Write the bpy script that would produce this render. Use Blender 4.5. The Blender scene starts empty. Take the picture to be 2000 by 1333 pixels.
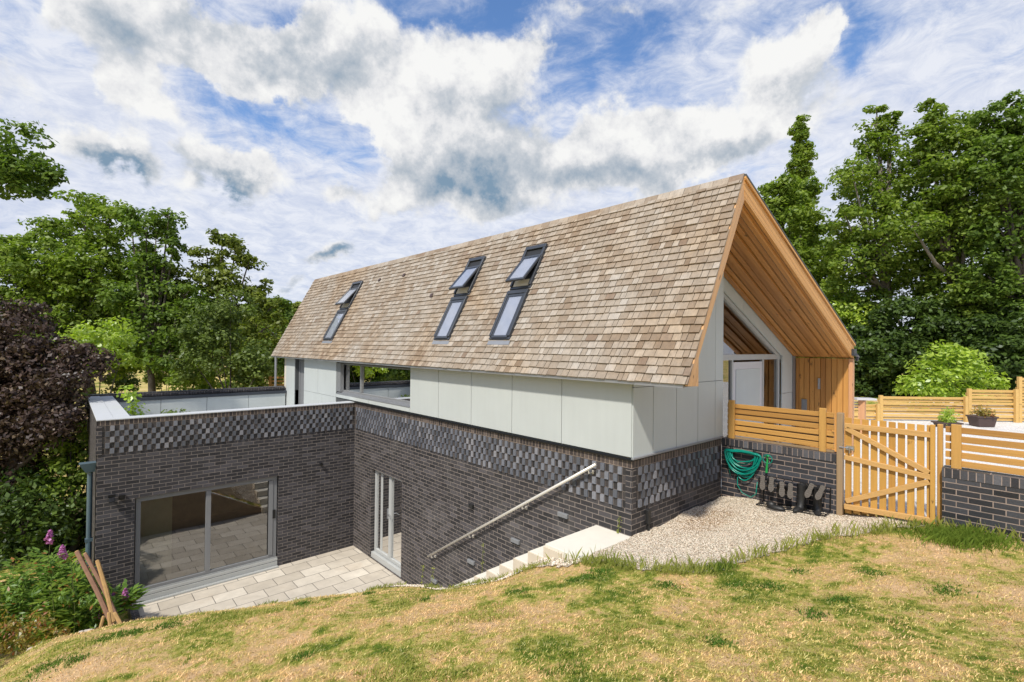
import bpy, bmesh, math, random
import numpy as np
from mathutils import Vector, Matrix
random.seed(7)
RNG = np.random.default_rng(7)
sc = bpy.context.scene
COL = sc.collection
# ------------------------------------------------------------------ camera
CX, CY, CZ = -5.7896, -3.9617, 2.5883
YAW, PITCH, ROLL, FOC = 0.73224, 0.009874, 0.010505, 0.97113
F = Vector((math.sin(YAW)*math.cos(PITCH), math.cos(YAW)*math.cos(PITCH), math.sin(PITCH)))
R0 = Vector((math.cos(YAW), -math.sin(YAW), 0)); U0 = R0.cross(F)
R = R0*math.cos(ROLL)+U0*math.sin(ROLL); U = U0*math.cos(ROLL)-R0*math.sin(ROLL)
cam = bpy.data.cameras.new('camera'); cam.sensor_width = 36; cam.lens = FOC*1000/2000*36
cam.clip_start = .05; cam.clip_end = 3000
co = bpy.data.objects.new('camera', cam); COL.objects.link(co)
M = Matrix.Identity(4)
for i in range(3):
    M[i][0] = R[i]; M[i][1] = U[i]; M[i][2] = -F[i]
M[0][3], M[1][3], M[2][3] = CX, CY, CZ
co.matrix_world = M; sc.camera = co
def at(px, py, depth):
    """a place seen at a photo pixel, at a real distance in metres"""
    return Vector((CX, CY, CZ)) + (F + R*((px-1000)/(FOC*1000)) - U*((py-666.5)/(FOC*1000)))*depth
# ------------------------------------------------------------------ light
sc.view_settings.view_transform = 'Standard'; sc.view_settings.look = 'None'
sc.view_settings.exposure = 0.12; sc.view_settings.gamma = 1
SUN_EL, SUN_V = math.radians(52), Vector((-.93, -.38, 0)).normalized()
sd = Vector((SUN_V.x*math.cos(SUN_EL), SUN_V.y*math.cos(SUN_EL), math.sin(SUN_EL)))
sl = bpy.data.lights.new('sun', 'SUN'); sl.energy = 4.2; sl.angle = math.radians(3); sl.color = (1, .94, .84)
so = bpy.data.objects.new('sun', sl); COL.objects.link(so)
so.rotation_euler = (-sd).to_track_quat('-Z', 'Y').to_euler()

class NT:
    """short-hand for building node trees"""
    def __init__(s, tree): s.t = tree; s.n = tree.nodes; s.l = tree.links
    def new(s, typ, **k):
        nd = s.n.new(typ)
        for a, b in k.items(): setattr(nd, a, b)
        return nd
    def put(s, sock, v):
        if isinstance(v, bpy.types.NodeSocket): s.l.new(v, sock)
        elif v is not None:
            if hasattr(sock, 'default_value') and not isinstance(v, (int, float)) and len(v) == 3 and sock.type == 'RGBA': v = (*v, 1)
            sock.default_value = v
    def m(s, op, a, b=None, c=None, clamp=False):
        nd = s.new('ShaderNodeMath', operation=op, use_clamp=clamp)
        for i, v in enumerate((a, b, c)): s.put(nd.inputs[i], v) if v is not None else None
        return nd.outputs[0]
    def vm(s, op, a, b=None, out=0):
        nd = s.new('ShaderNodeVectorMath', operation=op)
        s.put(nd.inputs[0], a)
        if b is not None: s.put(nd.inputs[3 if op == 'SCALE' else 1], b)
        return nd.outputs[out]
    def dot(s, a, v): return s.vm('DOT_PRODUCT', a, v, 1)
    def noise(s, vec, scale, detail=4, rough=.55, dist=0, out=0):
        nd = s.new('ShaderNodeTexNoise'); s.put(nd.inputs['Vector'], vec)
        nd.inputs['Scale'].default_value = scale; nd.inputs['Detail'].default_value = detail
        nd.inputs['Roughness'].default_value = rough; nd.inputs['Distortion'].default_value = dist
        return nd.outputs[out]
    def ramp(s, fac, stops, interp='LINEAR'):
        nd = s.new('ShaderNodeValToRGB'); s.put(nd.inputs[0], fac); cr = nd.color_ramp; cr.interpolation = interp
        while len(cr.elements) < len(stops): cr.elements.new(.5)
        for e, (p, c) in zip(cr.elements, stops):
            e.position = p; e.color = (*c, 1) if hasattr(c, '__len__') else (c, c, c, 1)
        return nd.outputs[0]
    def mix(s, f, a, b, mode='MIX'):
        nd = s.new('ShaderNodeMix', data_type='RGBA', blend_type=mode)
        s.put(nd.inputs[0], f); s.put(nd.inputs[6], a); s.put(nd.inputs[7], b); return nd.outputs[2]
    def sm(s, v, a, b):
        nd = s.new('ShaderNodeMapRange', interpolation_type='SMOOTHSTEP'); s.put(nd.inputs[0], v)
        nd.inputs[1].default_value = a; nd.inputs[2].default_value = b; return nd.outputs[0]
    def xyz(s, v):
        nd = s.new('ShaderNodeSeparateXYZ'); s.put(nd.inputs[0], v); return nd.outputs
    def comb(s, x, y, z):
        nd = s.new('ShaderNodeCombineXYZ')
        for i, v in enumerate((x, y, z)): s.put(nd.inputs[i], v)
        return nd.outputs[0]

# ------------------------------------------------------------------ sky: physical sky under broken cloud
def azel(px, py):
    d = (F + R*((px-1000)/(FOC*1000)) - U*((py-666.5)/(FOC*1000))).normalized()
    return math.atan2(d.x, d.y), math.asin(d.z)
w = bpy.data.worlds.new('World'); sc.world = w; w.use_nodes = True
w.cycles.sampling_method = 'MANUAL'; w.cycles.sample_map_resolution = 1024
n = NT(w.node_tree); n.n.clear()
sky = n.new('ShaderNodeTexSky', sky_type='NISHITA'); sky.sun_disc = False
sky.sun_elevation = SUN_EL; sky.sun_rotation = math.atan2(sd.x, sd.y); sky.air_density = 1.0; sky.ozone_density = 2.5
tc = n.new('ShaderNodeTexCoord'); D = tc.outputs['Generated']
x, y, z = n.xyz(D)
az = n.m('ARCTAN2', x, y); el = n.m('ARCSINE', z)
zz = n.m('ADD', n.m('MAXIMUM', z, 0.0), .22)
P = n.comb(n.m('DIVIDE', x, zz), n.m('DIVIDE', y, zz), n.m('MULTIPLY', z, 1.5))
# warp of the sky angles, so that the cloud banks get billowing outlines
wa = n.vm('SUBTRACT', n.noise(D, 5.0, 7, .62, out=1), (.5, .5, .5))
wx, wy, wz = n.xyz(wa)
azw = n.m('ADD', az, n.m('MULTIPLY', wx, .22)); elw = n.m('ADD', el, n.m('MULTIPLY', wy, .20))
def blobs(lst, a_, e_):
    tot = None
    for px, py, rx, ry, amp in lst:
        a0, e0 = azel(px, py); a1, _ = azel(px+rx, py); a2, _ = azel(px-rx, py); _, e1 = azel(px, py-ry); _, e2 = azel(px, py+ry)
        ra = max(.01, abs(a1-a2)/2); re = max(.01, abs(e1-e2)/2)
        q = n.m('ADD', n.m('POWER', n.m('DIVIDE', n.m('SUBTRACT', a_, a0), ra), 2), n.m('POWER', n.m('DIVIDE', n.m('SUBTRACT', e_, e0), re), 2))
        g = n.m('MULTIPLY', n.m('EXPONENT', n.m('MULTIPLY', q, -1)), amp)
        tot = g if tot is None else n.m('ADD', tot, g)
    return tot
CUM = [(1150, 20, 90, 30, .45), (1230, 60, 60, 30, .4), (1480, 110, 80, 40, .35), (1400, 20, 80, 24, .4), (120, 60, 110, 30, .5), (340, 40, 160, 50, .5), (560, 80, 120, 50, .5), (720, 200, 70, 80, .5), (900, 110, 120, 90, .8), (840, 250, 130, 90, .95), (960, 320, 130, 80, .95), (1040, 110, 70, 60, .8), (800, 360, 80, 50, .7), (930, 400, 150, 40, .5), (700, 60, 120, 60, .55), (400, 90, 170, 60, .8), (540, 160, 130, 60, .65), (230, 70, 110, 40, .55),
       (290, 190, 80, 65, .85), (450, 330, 95, 42, 1.05), (240, 320, 75, 42, .85), (130, 300, 60, 30, .5), (1180, 290, 130, 75, .85), (1290, 240, 80, 50, .8), (1460, 260, 110, 70, .75), (1540, 150, 110, 70, .8), (1620, 90, 60, 40, .6), (1350, 330, 140, 40, .55),
       (760, 430, 90, 26, .6), (640, 500, 70, 22, .6), (570, 540, 60, 18, .5), (680, 390, 50, 22, .5), (30, 170, 50, 40, .4), (1250, 40, 60, 40, .35), (1400, 60, 60, 30, .35), (1840, 50, 60, 25, .3)]
BLUE = [(620, 285, 120, 45, -1.0), (430, 205, 60, 30, -.6), (530, 240, 60, 26, -.8), (1240, 130, 60, 42, -.8), (1315, 50, 34, 38, -.7), (1700, 85, 50, 40, -1.1), (1690, 130, 25, 20, -.6), (975, 12, 45, 26, -1.1), (60, 30, 60, 22, -.6),
        (1150, 170, 24, 40, -.5), (1480, 50, 36, 20, -.4), (1560, 305, 50, 18, -.6), (60, 120, 110, 50, -.35), (170, 190, 60, 40, -.35), (560, 12, 50, 18, -.6), (700, 330, 50, 40, -.4), (1880, 60, 90, 30, -.3), (330, 280, 40, 22, -.4)]
blu = blobs(BLUE, azw, elw)
fb = n.noise(P, 2.4, 9, .62, .3); fine = n.noise(D, 8, 9, .62)
dens = n.m('ADD', n.m('ADD', blobs(CUM, azw, elw), blu), n.m('MULTIPLY', n.m('SUBTRACT', fb, .46), 1.1))
dens = n.m('ADD', dens, n.m('MULTIPLY', n.m('SUBTRACT', fine, .5), 1.5))
cum = n.sm(dens, .24, .64)
# thin streaky high cloud, thicker towards the horizon
st = n.noise(n.vm('MULTIPLY', P, (1.0, .7, 1.0)), 2.6, 9, .62, .5); st2 = n.noise(P, 9, 7, .7, .6)
veil0 = n.m('ADD', n.m('ADD', n.m('ADD', st, n.m('MULTIPLY', n.m('SUBTRACT', st2, .5), .45)), n.m('MULTIPLY', n.sm(el, .62, .10), .40)), n.m('MULTIPLY', blu, .20))
veil = n.m('MULTIPLY', n.sm(veil0, .28, .74), .95)
# relief of the clouds: compare the density with that a little higher up and sunwards
D2 = n.vm('ADD', D, (-.016, -.010, .040)); wa1 = n.noise(D, 5.0, 7, .62, out=0)
rel = n.m('MULTIPLY', n.m('SUBTRACT', n.noise(D2, 8, 9, .62), fine), 2.1)
DARK = [(640, 150, 60, 60, .22), (420, 60, 90, 30, .22), (1300, 260, 60, 40, .25), (975, 368, 86, 36, .85), (880, 345, 120, 50, .40), (990, 300, 90, 56, .34), (930, 200, 110, 60, .20), (455, 368, 60, 26, .95), (1180, 335, 100, 34, .66), (1400, 312, 120, 28, .5), (590, 150, 130, 40, .38), (330, 110, 90, 30, .2), (235, 350, 55, 24, .75), (780, 470, 80, 20, .5),
        (650, 500, 46, 12, .8), (560, 540, 50, 12, .6), (700, 110, 80, 50, .2), (1560, 215, 140, 46, .30), (300, 200, 50, 20, .2), (1000, 190, 60, 50, .22), (180, 335, 50, 20, .4), (1230, 90, 30, 40, .3), (880, 60, 90, 40, .15)]
azd = n.m('ADD', az, n.m('MULTIPLY', wx, .30)); eld = n.m('ADD', el, n.m('MULTIPLY', wy, .22))
dk = n.m('ADD', n.m('ADD', blobs(DARK, azd, eld), n.m('MULTIPLY', n.m('SUBTRACT', wa1, .40), 1.0)), rel)
dk = n.m('ADD', n.m('MAXIMUM', dk, 0.0), 0.0, clamp=True)
ccol = n.ramp(dk, [(0, (.86, .86, .85)), (.22, (.74, .745, .76)), (.42, (.56, .59, .63)), (.7, (.38, .44, .51)), (1, (.20, .30, .41))])
vcol = n.ramp(st2, [(.28, (.50, .56, .72)), (.62, (.78, .80, .86))])
skyb = n.vm('MULTIPLY', sky.outputs[0], (.12, .15, .18))
c1 = n.mix(veil, skyb, vcol); c2 = n.mix(cum, c1, ccol)
bg = n.new('ShaderNodeBackground'); n.put(bg.inputs[0], c2); bg.inputs[1].default_value = 1.0
ow = n.new('ShaderNodeOutputWorld'); n.l.new(bg.outputs[0], ow.inputs[0])

# ------------------------------------------------------------------ materials
def mat(name, fn):
    m = bpy.data.materials.new(name); m.use_nodes = True; t = NT(m.node_tree); t.n.clear()
    out = t.new('ShaderNodeOutputMaterial'); b = t.new('ShaderNodeBsdfPrincipled'); t.l.new(b.outputs[0], out.inputs[0])
    fn(t, b, out); return m
def bump(t, b, h, dist=.01, strength=1.0):
    bn = t.new('ShaderNodeBump'); bn.inputs['Distance'].default_value = dist; bn.inputs['Strength'].default_value = strength
    t.put(bn.inputs['Height'], h); t.l.new(bn.outputs[0], b.inputs['Normal'])
def plain(name, col, rough=.5, metal=0, var=.12, scale=6, spec=.5, bmp=0):
    def f(t, b, o):
        ob = t.new('ShaderNodeTexCoord').outputs['Object']
        nz = t.noise(ob, scale, 6, .6)
        k = t.m('ADD', 1-var, t.m('MULTIPLY', nz, 2*var))
        t.put(b.inputs['Base Color'], t.vm('SCALE', tuple(col), k))
        b.inputs['Roughness'].default_value = rough; b.inputs['Metallic'].default_value = metal
        b.inputs['Specular IOR Level'].default_value = spec
        if bmp: bump(t, b, t.noise(ob, scale*12, 4), bmp)
    return mat(name, f)
def brick(name, bw, bh, mort, c1, c2, cm, offset=.5, shift=(0, 0), rough=.6, litpatch=0.0, ms=.1):
    def f(t, b, o):
        uv = t.vm('ADD', t.new('ShaderNodeUVMap').outputs[0], (shift[0], shift[1], 0))
        br = t.new('ShaderNodeTexBrick', offset=offset); t.put(br.inputs['Vector'], uv)
        for k, v in (('Scale', 1), ('Mortar Size', mort), ('Mortar Smooth', ms), ('Bias', 0), ('Brick Width', bw), ('Row Height', bh)): br.inputs[k].default_value = v
        br.inputs['Color1'].default_value = (0, 0, 0, 1); br.inputs['Color2'].default_value = (1, 1, 1, 1); br.inputs['Mortar'].default_value = (.5, .5, .5, 1)
        big = t.noise(uv, 1.1, 5, .6); fin = t.noise(uv, 45, 5, .65)
        rv = t.ramp(br.outputs['Color'], [(0, c1), (.35, tuple(.6*a+.4*q for a, q in zip(c1, c2))), (.8, c2), (1, tuple(1.5*q for q in c2))])
        colb = t.vm('SCALE', rv, t.m('ADD', .55, t.m('MULTIPLY', fin, .9)))
        colm = t.vm('SCALE', tuple(cm), t.m('ADD', .45, t.m('MULTIPLY', t.noise(uv, 9, 4), 1.1)))
        c = t.mix(br.outputs['Fac'], colb, colm)
        if litpatch:   # pale drifts in the wall colour, painted in for light thrown back by glass
            s_ = t.m('MULTIPLY', t.sm(t.noise(t.vm('MULTIPLY', uv, (1, .55, 1)), 1.3, 6, .65), .48, .78), litpatch)
            c = t.mix(s_, c, (.22, .205, .19))
        c = t.vm('SCALE', c, t.m('ADD', .8, t.m('MULTIPLY', big, .4)))
        t.put(b.inputs['Base Color'], c); b.inputs['Roughness'].default_value = rough
        bump(t, b, t.m('ADD', t.m('MULTIPLY', br.outputs['Fac'], -1), t.m('MULTIPLY', fin, .35)), .006)
    return mat(name, f)
def wood(name, c1, c2, across, along, bw=.12, groove=1.0, rough=.55, grain=1.0):
    def f(t, b, o):
        ob = t.new('ShaderNodeTexCoord').outputs['Object']
        a = t.dot(ob, across); l = t.dot(ob, along); third = Vector(across).cross(Vector(along)); h = t.dot(ob, tuple(third))
        ai = t.m('DIVIDE', a, bw); idn = t.m('FLOOR', ai); fr = t.m('FRACT', ai)
        wn = t.new('ShaderNodeTexWhiteNoise', noise_dimensions='1D'); t.put(wn.inputs['W'], idn)
        isl = t.new('ShaderNodeNewGeometry').outputs['Random Per Island']
        r = t.m('ADD', t.m('MULTIPLY', wn.outputs[0], .5 if groove else 0), t.m('MULTIPLY', isl, .5 if groove else 1))
        g = t.noise(t.comb(t.m('MULTIPLY', a, 38), t.m('ADD', t.m('MULTIPLY', l, 1.6), t.m('MULTIPLY', r, 30)), t.m('MULTIPLY', h, 38)), 1, 6, .6, .4)
        kn = t.noise(t.comb(t.m('MULTIPLY', a, 9), t.m('ADD', t.m('MULTIPLY', l, 4), t.m('MULTIPLY', r, 50)), t.m('MULTIPLY', h, 9)), 1, 3)
        c = t.mix(t.m('ADD', t.m('MULTIPLY', g, .75*grain), t.m('MULTIPLY', r, .45)), c1, c2)
        c = t.mix(t.m('MULTIPLY', t.sm(kn, .66, .74), .75), c, tuple(.22*q for q in c1))
        if groove:
            e = t.m('MINIMUM', fr, t.m('SUBTRACT', 1, fr)); gm = t.sm(e, 0, .055)
            c = t.mix(t.m('MULTIPLY', t.m('SUBTRACT', 1, gm), .75*groove), c, (.02, .012, .008))
            bump(t, b, t.m('ADD', gm, t.m('MULTIPLY', g, .12)), .008)
        else: bump(t, b, g, .002)
        t.put(b.inputs['Base Color'], c); b.inputs['Roughness'].default_value = rough
    return mat(name, f)
def leafmat(name, c1, c2, trans=.3, gloss=.1, c3=None, p3=.0):
    def f(t, b, o):
        g = t.new('ShaderNodeNewGeometry'); isl = g.outputs['Random Per Island']
        ob = t.new('ShaderNodeTexCoord').outputs['Object']
        k = t.m('ADD', t.m('MULTIPLY', isl, .6), t.m('MULTIPLY', t.m('SUBTRACT', t.noise(ob, .8, 3), .3), .9), clamp=True)
        c = t.mix(k, c1, c2)
        if c3: c = t.mix(t.m('GREATER_THAN', t.m('FRACT', t.m('MULTIPLY', isl, 7.31)), 1-p3), c, c3)
        d = t.new('ShaderNodeBsdfDiffuse'); t.put(d.inputs[0], c)
        tr = t.new('ShaderNodeBsdfTranslucent'); t.put(tr.inputs[0], t.vm('MULTIPLY', c, (1.3, 1.5, .6)))
        gl = t.new('ShaderNodeBsdfGlossy'); gl.inputs['Roughness'].default_value = .42; gl.inputs[0].default_value = (.9, .95, 1, 1)
        m1 = t.new('ShaderNodeMixShader'); m1.inputs[0].default_value = trans; t.l.new(d.outputs[0], m1.inputs[1]); t.l.new(tr.outputs[0], m1.inputs[2])
        m2 = t.new('ShaderNodeMixShader'); m2.inputs[0].default_value = gloss; t.l.new(m1.outputs[0], m2.inputs[1]); t.l.new(gl.outputs[0], m2.inputs[2])
        t.l.new(m2.outputs[0], o.inputs[0])
    return mat(name, f)
def glassmat(name, tint=(.75, .8, .78), ior=1.9, base=.06):
    def f(t, b, o):
        fr = t.new('ShaderNodeFresnel'); fr.inputs[0].default_value = ior
        tb = t.new('ShaderNodeBsdfTransparent'); tb.inputs[0].default_value = (*tint, 1)
        gl = t.new('ShaderNodeBsdfGlossy'); gl.inputs['Roughness'].default_value = 0.003
        ob = t.new('ShaderNodeTexCoord').outputs['Object']
        bn = t.new('ShaderNodeBump'); bn.inputs['Distance'].default_value = .0012; t.put(bn.inputs['Height'], t.noise(ob, 1.2, 1)); t.l.new(bn.outputs[0], gl.inputs['Normal'])
        mx = t.new('ShaderNodeMixShader'); t.put(mx.inputs[0], t.m('ADD', fr.outputs[0], base, clamp=True))
        t.l.new(tb.outputs[0], mx.inputs[1]); t.l.new(gl.outputs[0], mx.inputs[2]); t.l.new(mx.outputs[0], o.inputs[0])
    return mat(name, f)
MT = {}
MT['brick'] = brick('dark_brick', .225, .075, .0065, (.018, .017, .020), (.050, .047, .052), (.175, .15, .135), litpatch=0)
MT['brick_long'] = brick('dark_brick_lit_patches', .225, .075, .0065, (.021, .020, .022), (.058, .053, .056), (.22, .185, .16), litpatch=.30)  # long wall copy, with patches of reflected light painted into its colour
MT['band'] = brick('dark_header_brick', .075, .1125, .006, (.018, .017, .018), (.055, .048, .046), (.14, .115, .10), offset=0, shift=(0, -.36+.1125*4))
MT['cap'] = brick('brick_on_edge', .075, .1125, .006, (.030, .024, .024), (.085, .066, .058), (.28, .22, .17), offset=0, shift=(0, -.925+.1125*9))
MT['blue'] = brick('blue_engineering_brick', .225, .075, .006, (.018, .019, .023), (.052, .054, .063), (.30, .235, .20), rough=.38)
MT['bluecap'] = brick('blue_brick_on_edge', .075, .3, .006, (.030, .030, .036), (.085, .085, .095), (.30, .24, .21), offset=0, rough=.4, shift=(0, .05))
def _proj(t, b, o):
    isl = t.new('ShaderNodeNewGeometry').outputs['Random Per Island']; ob = t.new('ShaderNodeTexCoord').outputs['Object']
    c = t.ramp(isl, [(0, (.075, .082, .098)), (.5, (.135, .145, .172)), (.85, (.19, .20, .23)), (1, (.25, .25, .27))])
    t.put(b.inputs['Base Color'], t.vm('SCALE', c, t.m('ADD', .7, t.m('MULTIPLY', t.noise(ob, 40, 4), .6))))
    b.inputs['Roughness'].default_value = .35; bump(t, b, t.noise(ob, 60, 4), .002)
MT['proj'] = mat('glazed_grey_header', _proj)
def _panel(t, b, o):
    ob = t.new('ShaderNodeTexCoord').outputs['Object']
    k = t.m('ADD', .93, t.m('MULTIPLY', t.noise(ob, 1.3, 5, .6), .14))
    st = t.noise(t.vm('MULTIPLY', ob, (9, 9, .7)), 1, 4); isl = t.new('ShaderNodeNewGeometry').outputs['Random Per Island']
    c = t.vm('SCALE', (.475, .505, .49), t.m('MULTIPLY', k, t.m('ADD', .92, t.m('ADD', t.m('MULTIPLY', st, .09), t.m('MULTIPLY', isl, .06)))))
    t.put(b.inputs['Base Color'], c); b.inputs['Roughness'].default_value = .6; bump(t, b, t.noise(ob, 120, 3), .0008)
MT['panel'] = mat('grey_green_cladding', _panel)
MT['joint'] = plain('dark_joint', (.07, .075, .075), .7)
MT['frame'] = plain('grey_aluminium', (.20, .205, .21), .42, .0, .06)
MT['framelight'] = plain('light_grey_aluminium', (.40, .41, .40), .4, .0, .06)
MT['darkframe'] = plain('charcoal_metal', (.055, .062, .075), .35, .3, .15)
MT['zinc'] = plain('zinc_flashing', (.33, .34, .36), .45, .5, .12, 9)
MT['black'] = plain('black_rubber', (.018, .018, .018), .5, 0, .3)
MT['blackmetal'] = plain('black_metal', (.02, .02, .022), .35, .4)
MT['white'] = plain('white_paint', (.55, .54, .55), .45, 0, .04)
MT['cream'] = plain('cream_render', (.62, .58, .50), .8, 0, .08)
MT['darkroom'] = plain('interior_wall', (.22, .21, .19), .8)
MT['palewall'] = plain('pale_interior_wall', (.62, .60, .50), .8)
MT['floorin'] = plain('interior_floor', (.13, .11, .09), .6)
MT['rail'] = plain('brushed_rail', (.66, .62, .54), .32, .35, .05)
MT['steel'] = plain('steel', (.55, .56, .58), .3, .9, .05)
MT['pipe'] = plain('blue_grey_pipe', (.10, .15, .18), .4, .2, .1)
MT['stone'] = plain('pale_coping_stone', (.46, .475, .49), .75, 0, .10, 5, bmp=.002)
MT['concrete'] = plain('pale_concrete', (.66, .62, .53), .85, 0, .10, 4, bmp=.002)
MT['concside'] = plain('cream_concrete', (.60, .52, .40), .9, 0, .12, 5, bmp=.002)
MT['planter'] = plain('brown_planter', (.07, .045, .04), .6, 0, .2)
MT['hose'] = plain('green_hose', (.0, .20, .15), .3, 0, .15)
MT['hose2'] = plain('green_nozzle', (.02, .30, .07), .35)
MT['sole'] = plain('muddy_sole', (.12, .105, .09), .85, 0, .35, 30, bmp=.004)
MT['soil'] = plain('soil', (.09, .065, .045), .95, 0, .4, 8, bmp=.02)
MT['bark'] = plain('bark', (.085, .07, .055), .9, 0, .4, 9, bmp=.02)
MT['palebark'] = plain('pale_bark', (.20, .175, .14), .9, 0, .35, 7, bmp=.02)
MT['stick'] = plain('weathered_stake', (.24, .13, .08), .8, 0, .4, 14, bmp=.004)
MT['stick2'] = plain('yellow_stake', (.40, .24, .09), .8, 0, .4, 14, bmp=.004)
MT['glass'] = glassmat('door_glass', (.62, .66, .58), 1.9, .20)
MT['skyglass'] = glassmat('rooflight_glass', (.86, .88, .92), 1.6, .10)
MT['glassdark'] = glassmat('window_glass', (.55, .6, .58), 1.55, .02)
MT['sky_backing'] = plain('pale_sky_backing', (.46, .48, .53), .8)  # pale colour that paints the sky's reflection into the roof windows
SL = Vector((.92, 0, -.392)); LL = Vector((.4654, 0, .8851))
CA, CB = (.20, .075, .018), (.60, .29, .075)
MT['cedar_soffit'] = wood('cedar_soffit', CA, CB, (0, 1, 0), tuple(SL), .11)
MT['cedar_clad'] = wood('cedar_cladding', (.25, .095, .02), (.62, .31, .08), (0, 1, 0), (0, 0, 1), .108, 0)
MT['cedar_fl'] = wood('cedar_fascia_left', (.36, .18, .07), (.70, .42, .20), (.8851, 0, -.4654), tuple(LL), .07, .35)
MT['cedar_fr'] = wood('cedar_fascia_right', (.44, .19, .05), (.80, .44, .14), (.392, 0, .92), tuple(SL), .075, .8)
MT['cedar_end'] = wood('cedar_end', (.44, .20, .09), (.74, .42, .22), (1, 0, 0), (0, 0, 1), .06, .8)
MT['pine_h'] = wood('pine_slats', (.24, .105, .022), (.58, .32, .085), (0, 0, 1), (0, 1, 0), .1, 0)
MT['pine_v'] = wood('pine_uprights', (.27, .13, .03), (.58, .33, .09), (0, 1, 0), (0, 0, 1), .1, 0)
MT['pine_gate'] = wood('gate_pales', (.36, .17, .03), (.60, .34, .08), (0, 1, 0), (0, 0, 1), .1, 0)
MT['pine_rail'] = wood('gate_rails', (.32, .17, .055), (.62, .37, .13), (0, 0, 1), (0, 1, 0), .1, 0)
MT['pine_old'] = wood('weathered_post', (.17, .11, .06), (.36, .25, .14), (0, 1, 0), (0, 0, 1), .1, 0)
MT['pine_far'] = wood('far_pine_slats', (.42, .24, .06), (.70, .46, .16), (0, 0, 1), (.72, -.69, 0), .1, 0)
def _shingle(t, b, o):
    isl = t.new('ShaderNodeNewGeometry').outputs['Random Per Island']; ob = t.new('ShaderNodeTexCoord').outputs['Object']
    c = t.ramp(isl, [(0, (.24, .18, .125)), (.08, (.31, .25, .19)), (.45, (.345, .292, .232)), (.8, (.385, .333, .275)), (1, (.44, .395, .34))])
    up = t.xyz(ob)[2]
    yy = t.xyz(ob)[1]
    warm = t.m('MULTIPLY', t.sm(t.noise(ob, .42, 5, .65), .40, .66), .85)
    c = t.mix(warm, c, t.ramp(isl, [(0, (.21, .135, .075)), (1, (.42, .31, .20))]))
    rare = t.m('GREATER_THAN', t.m('FRACT', t.m('MULTIPLY', isl, 13.7)), .978)
    c = t.mix(t.m('MULTIPLY', rare, .55), c, (.19, .115, .07))
    g = t.noise(t.vm('MULTIPLY', ob, (5, 60, 5)), 1, 5, .6)
    blot = t.noise(ob, 14, 4, .6)
    fin = t.noise(t.vm('MULTIPLY', ob, (20, 90, 20)), 1, 4, .7)
    c = t.vm('SCALE', c, t.m('ADD', .18, t.m('ADD', t.m('ADD', t.m('MULTIPLY', g, .42), t.m('MULTIPLY', fin, .35)), t.m('MULTIPLY', blot, .62))))
    t.put(b.inputs['Base Color'], c); b.inputs['Roughness'].default_value = .8; bump(t, b, g, .004)
MT['shingle'] = mat('cedar_shingle', _shingle)
def _slab(t, b, o):
    uv = t.new('ShaderNodeUVMap').outputs[0]
    br = t.new('ShaderNodeTexBrick', offset=.5); t.put(br.inputs['Vector'], t.vm('ADD', uv, (.1, -8.72+9.0, 0)))
    for k, v in (('Scale', 1), ('Mortar Size', .006), ('Mortar Smooth', .2), ('Bias', 0), ('Brick Width', .60), ('Row Height', .40)): br.inputs[k].default_value = v
    br.inputs['Color1'].default_value = (.42, .37, .30, 1); br.inputs['Color2'].default_value = (.58, .525, .44, 1); br.inputs['Mortar'].default_value = (.10, .09, .08, 1)
    nz = t.noise(uv, 3.5, 8, .65); c = t.vm('SCALE', br.outputs['Color'], t.m('ADD', .72, t.m('MULTIPLY', nz, .56)))
    c = t.mix(t.m('MULTIPLY', t.sm(t.noise(uv, .9, 5, .6), .55, .75), .35), c, (.36, .27, .18))
    t.put(b.inputs['Base Color'], c); b.inputs['Roughness'].default_value = .85
    bump(t, b, t.m('SUBTRACT', t.m('MULTIPLY', nz, .3), br.outputs['Fac']), .006)
MT['slab'] = mat('patio_slab', _slab)
def gravelmat(name, a, bb, cc, sc_=55, wear=False, gap=.45):
    def f(t, b, o):
        ob = t.new('ShaderNodeTexCoord').outputs['Object']
        vo = t.new('ShaderNodeTexVoronoi'); t.put(vo.inputs['Vector'], ob); vo.inputs['Scale'].default_value = sc_
        v2 = t.new('ShaderNodeTexVoronoi'); t.put(v2.inputs['Vector'], ob); v2.inputs['Scale'].default_value = sc_*.45
        r = t.xyz(vo.outputs['Color'])[0]
        c = t.ramp(r, [(0, cc), (.10, cc), (.2, a), (.7, bb), (1, tuple(min(.82, q*1.15) for q in bb))])
        c = t.mix(t.sm(vo.outputs['Distance'], .35, .75), c, tuple(q*gap for q in a))
        c = t.vm('SCALE', c, t.m('ADD', .78, t.m('MULTIPLY', t.noise(ob, 2, 5), .4)))
        if wear:
            x_, y_, z_ = t.xyz(ob)
            q = t.m('ADD', t.m('POWER', t.m('DIVIDE', t.m('SUBTRACT', x_, 1.25), .85), 2), t.m('POWER', t.m('DIVIDE', t.m('ADD', y_, .42), .34), 2))
            k = t.m('MULTIPLY', t.sm(t.m('ADD', q, t.m('MULTIPLY', t.m('SUBTRACT', t.noise(ob, 5, 6, .7), .5), 2.2)), 1.3, .2), .62)
            c = t.mix(k, c, t.vm('MULTIPLY', c, (.58, .42, .27)))
        t.put(b.inputs['Base Color'], c); b.inputs['Roughness'].default_value = .9
        bump(t, b, t.m('ADD', t.m('MULTIPLY', vo.outputs['Distance'], -1), t.m('MULTIPLY', v2.outputs['Distance'], -.6)), .02)
    return mat(name, f)
MT['gravel'] = gravelmat('pale_gravel', (.66, .53, .38), (.80, .70, .55), (.40, .27, .16), 60, True)
MT['gravelfar'] = gravelmat('bright_gravel', (.74, .71, .67), (.80, .79, .77), (.62, .58, .53), 40, gap=.9)
MT['rock'] = plain('pale_rubble', (.52, .45, .37), .9, 0, .3, 9, bmp=.01)
MT['pebble'] = None
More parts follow.
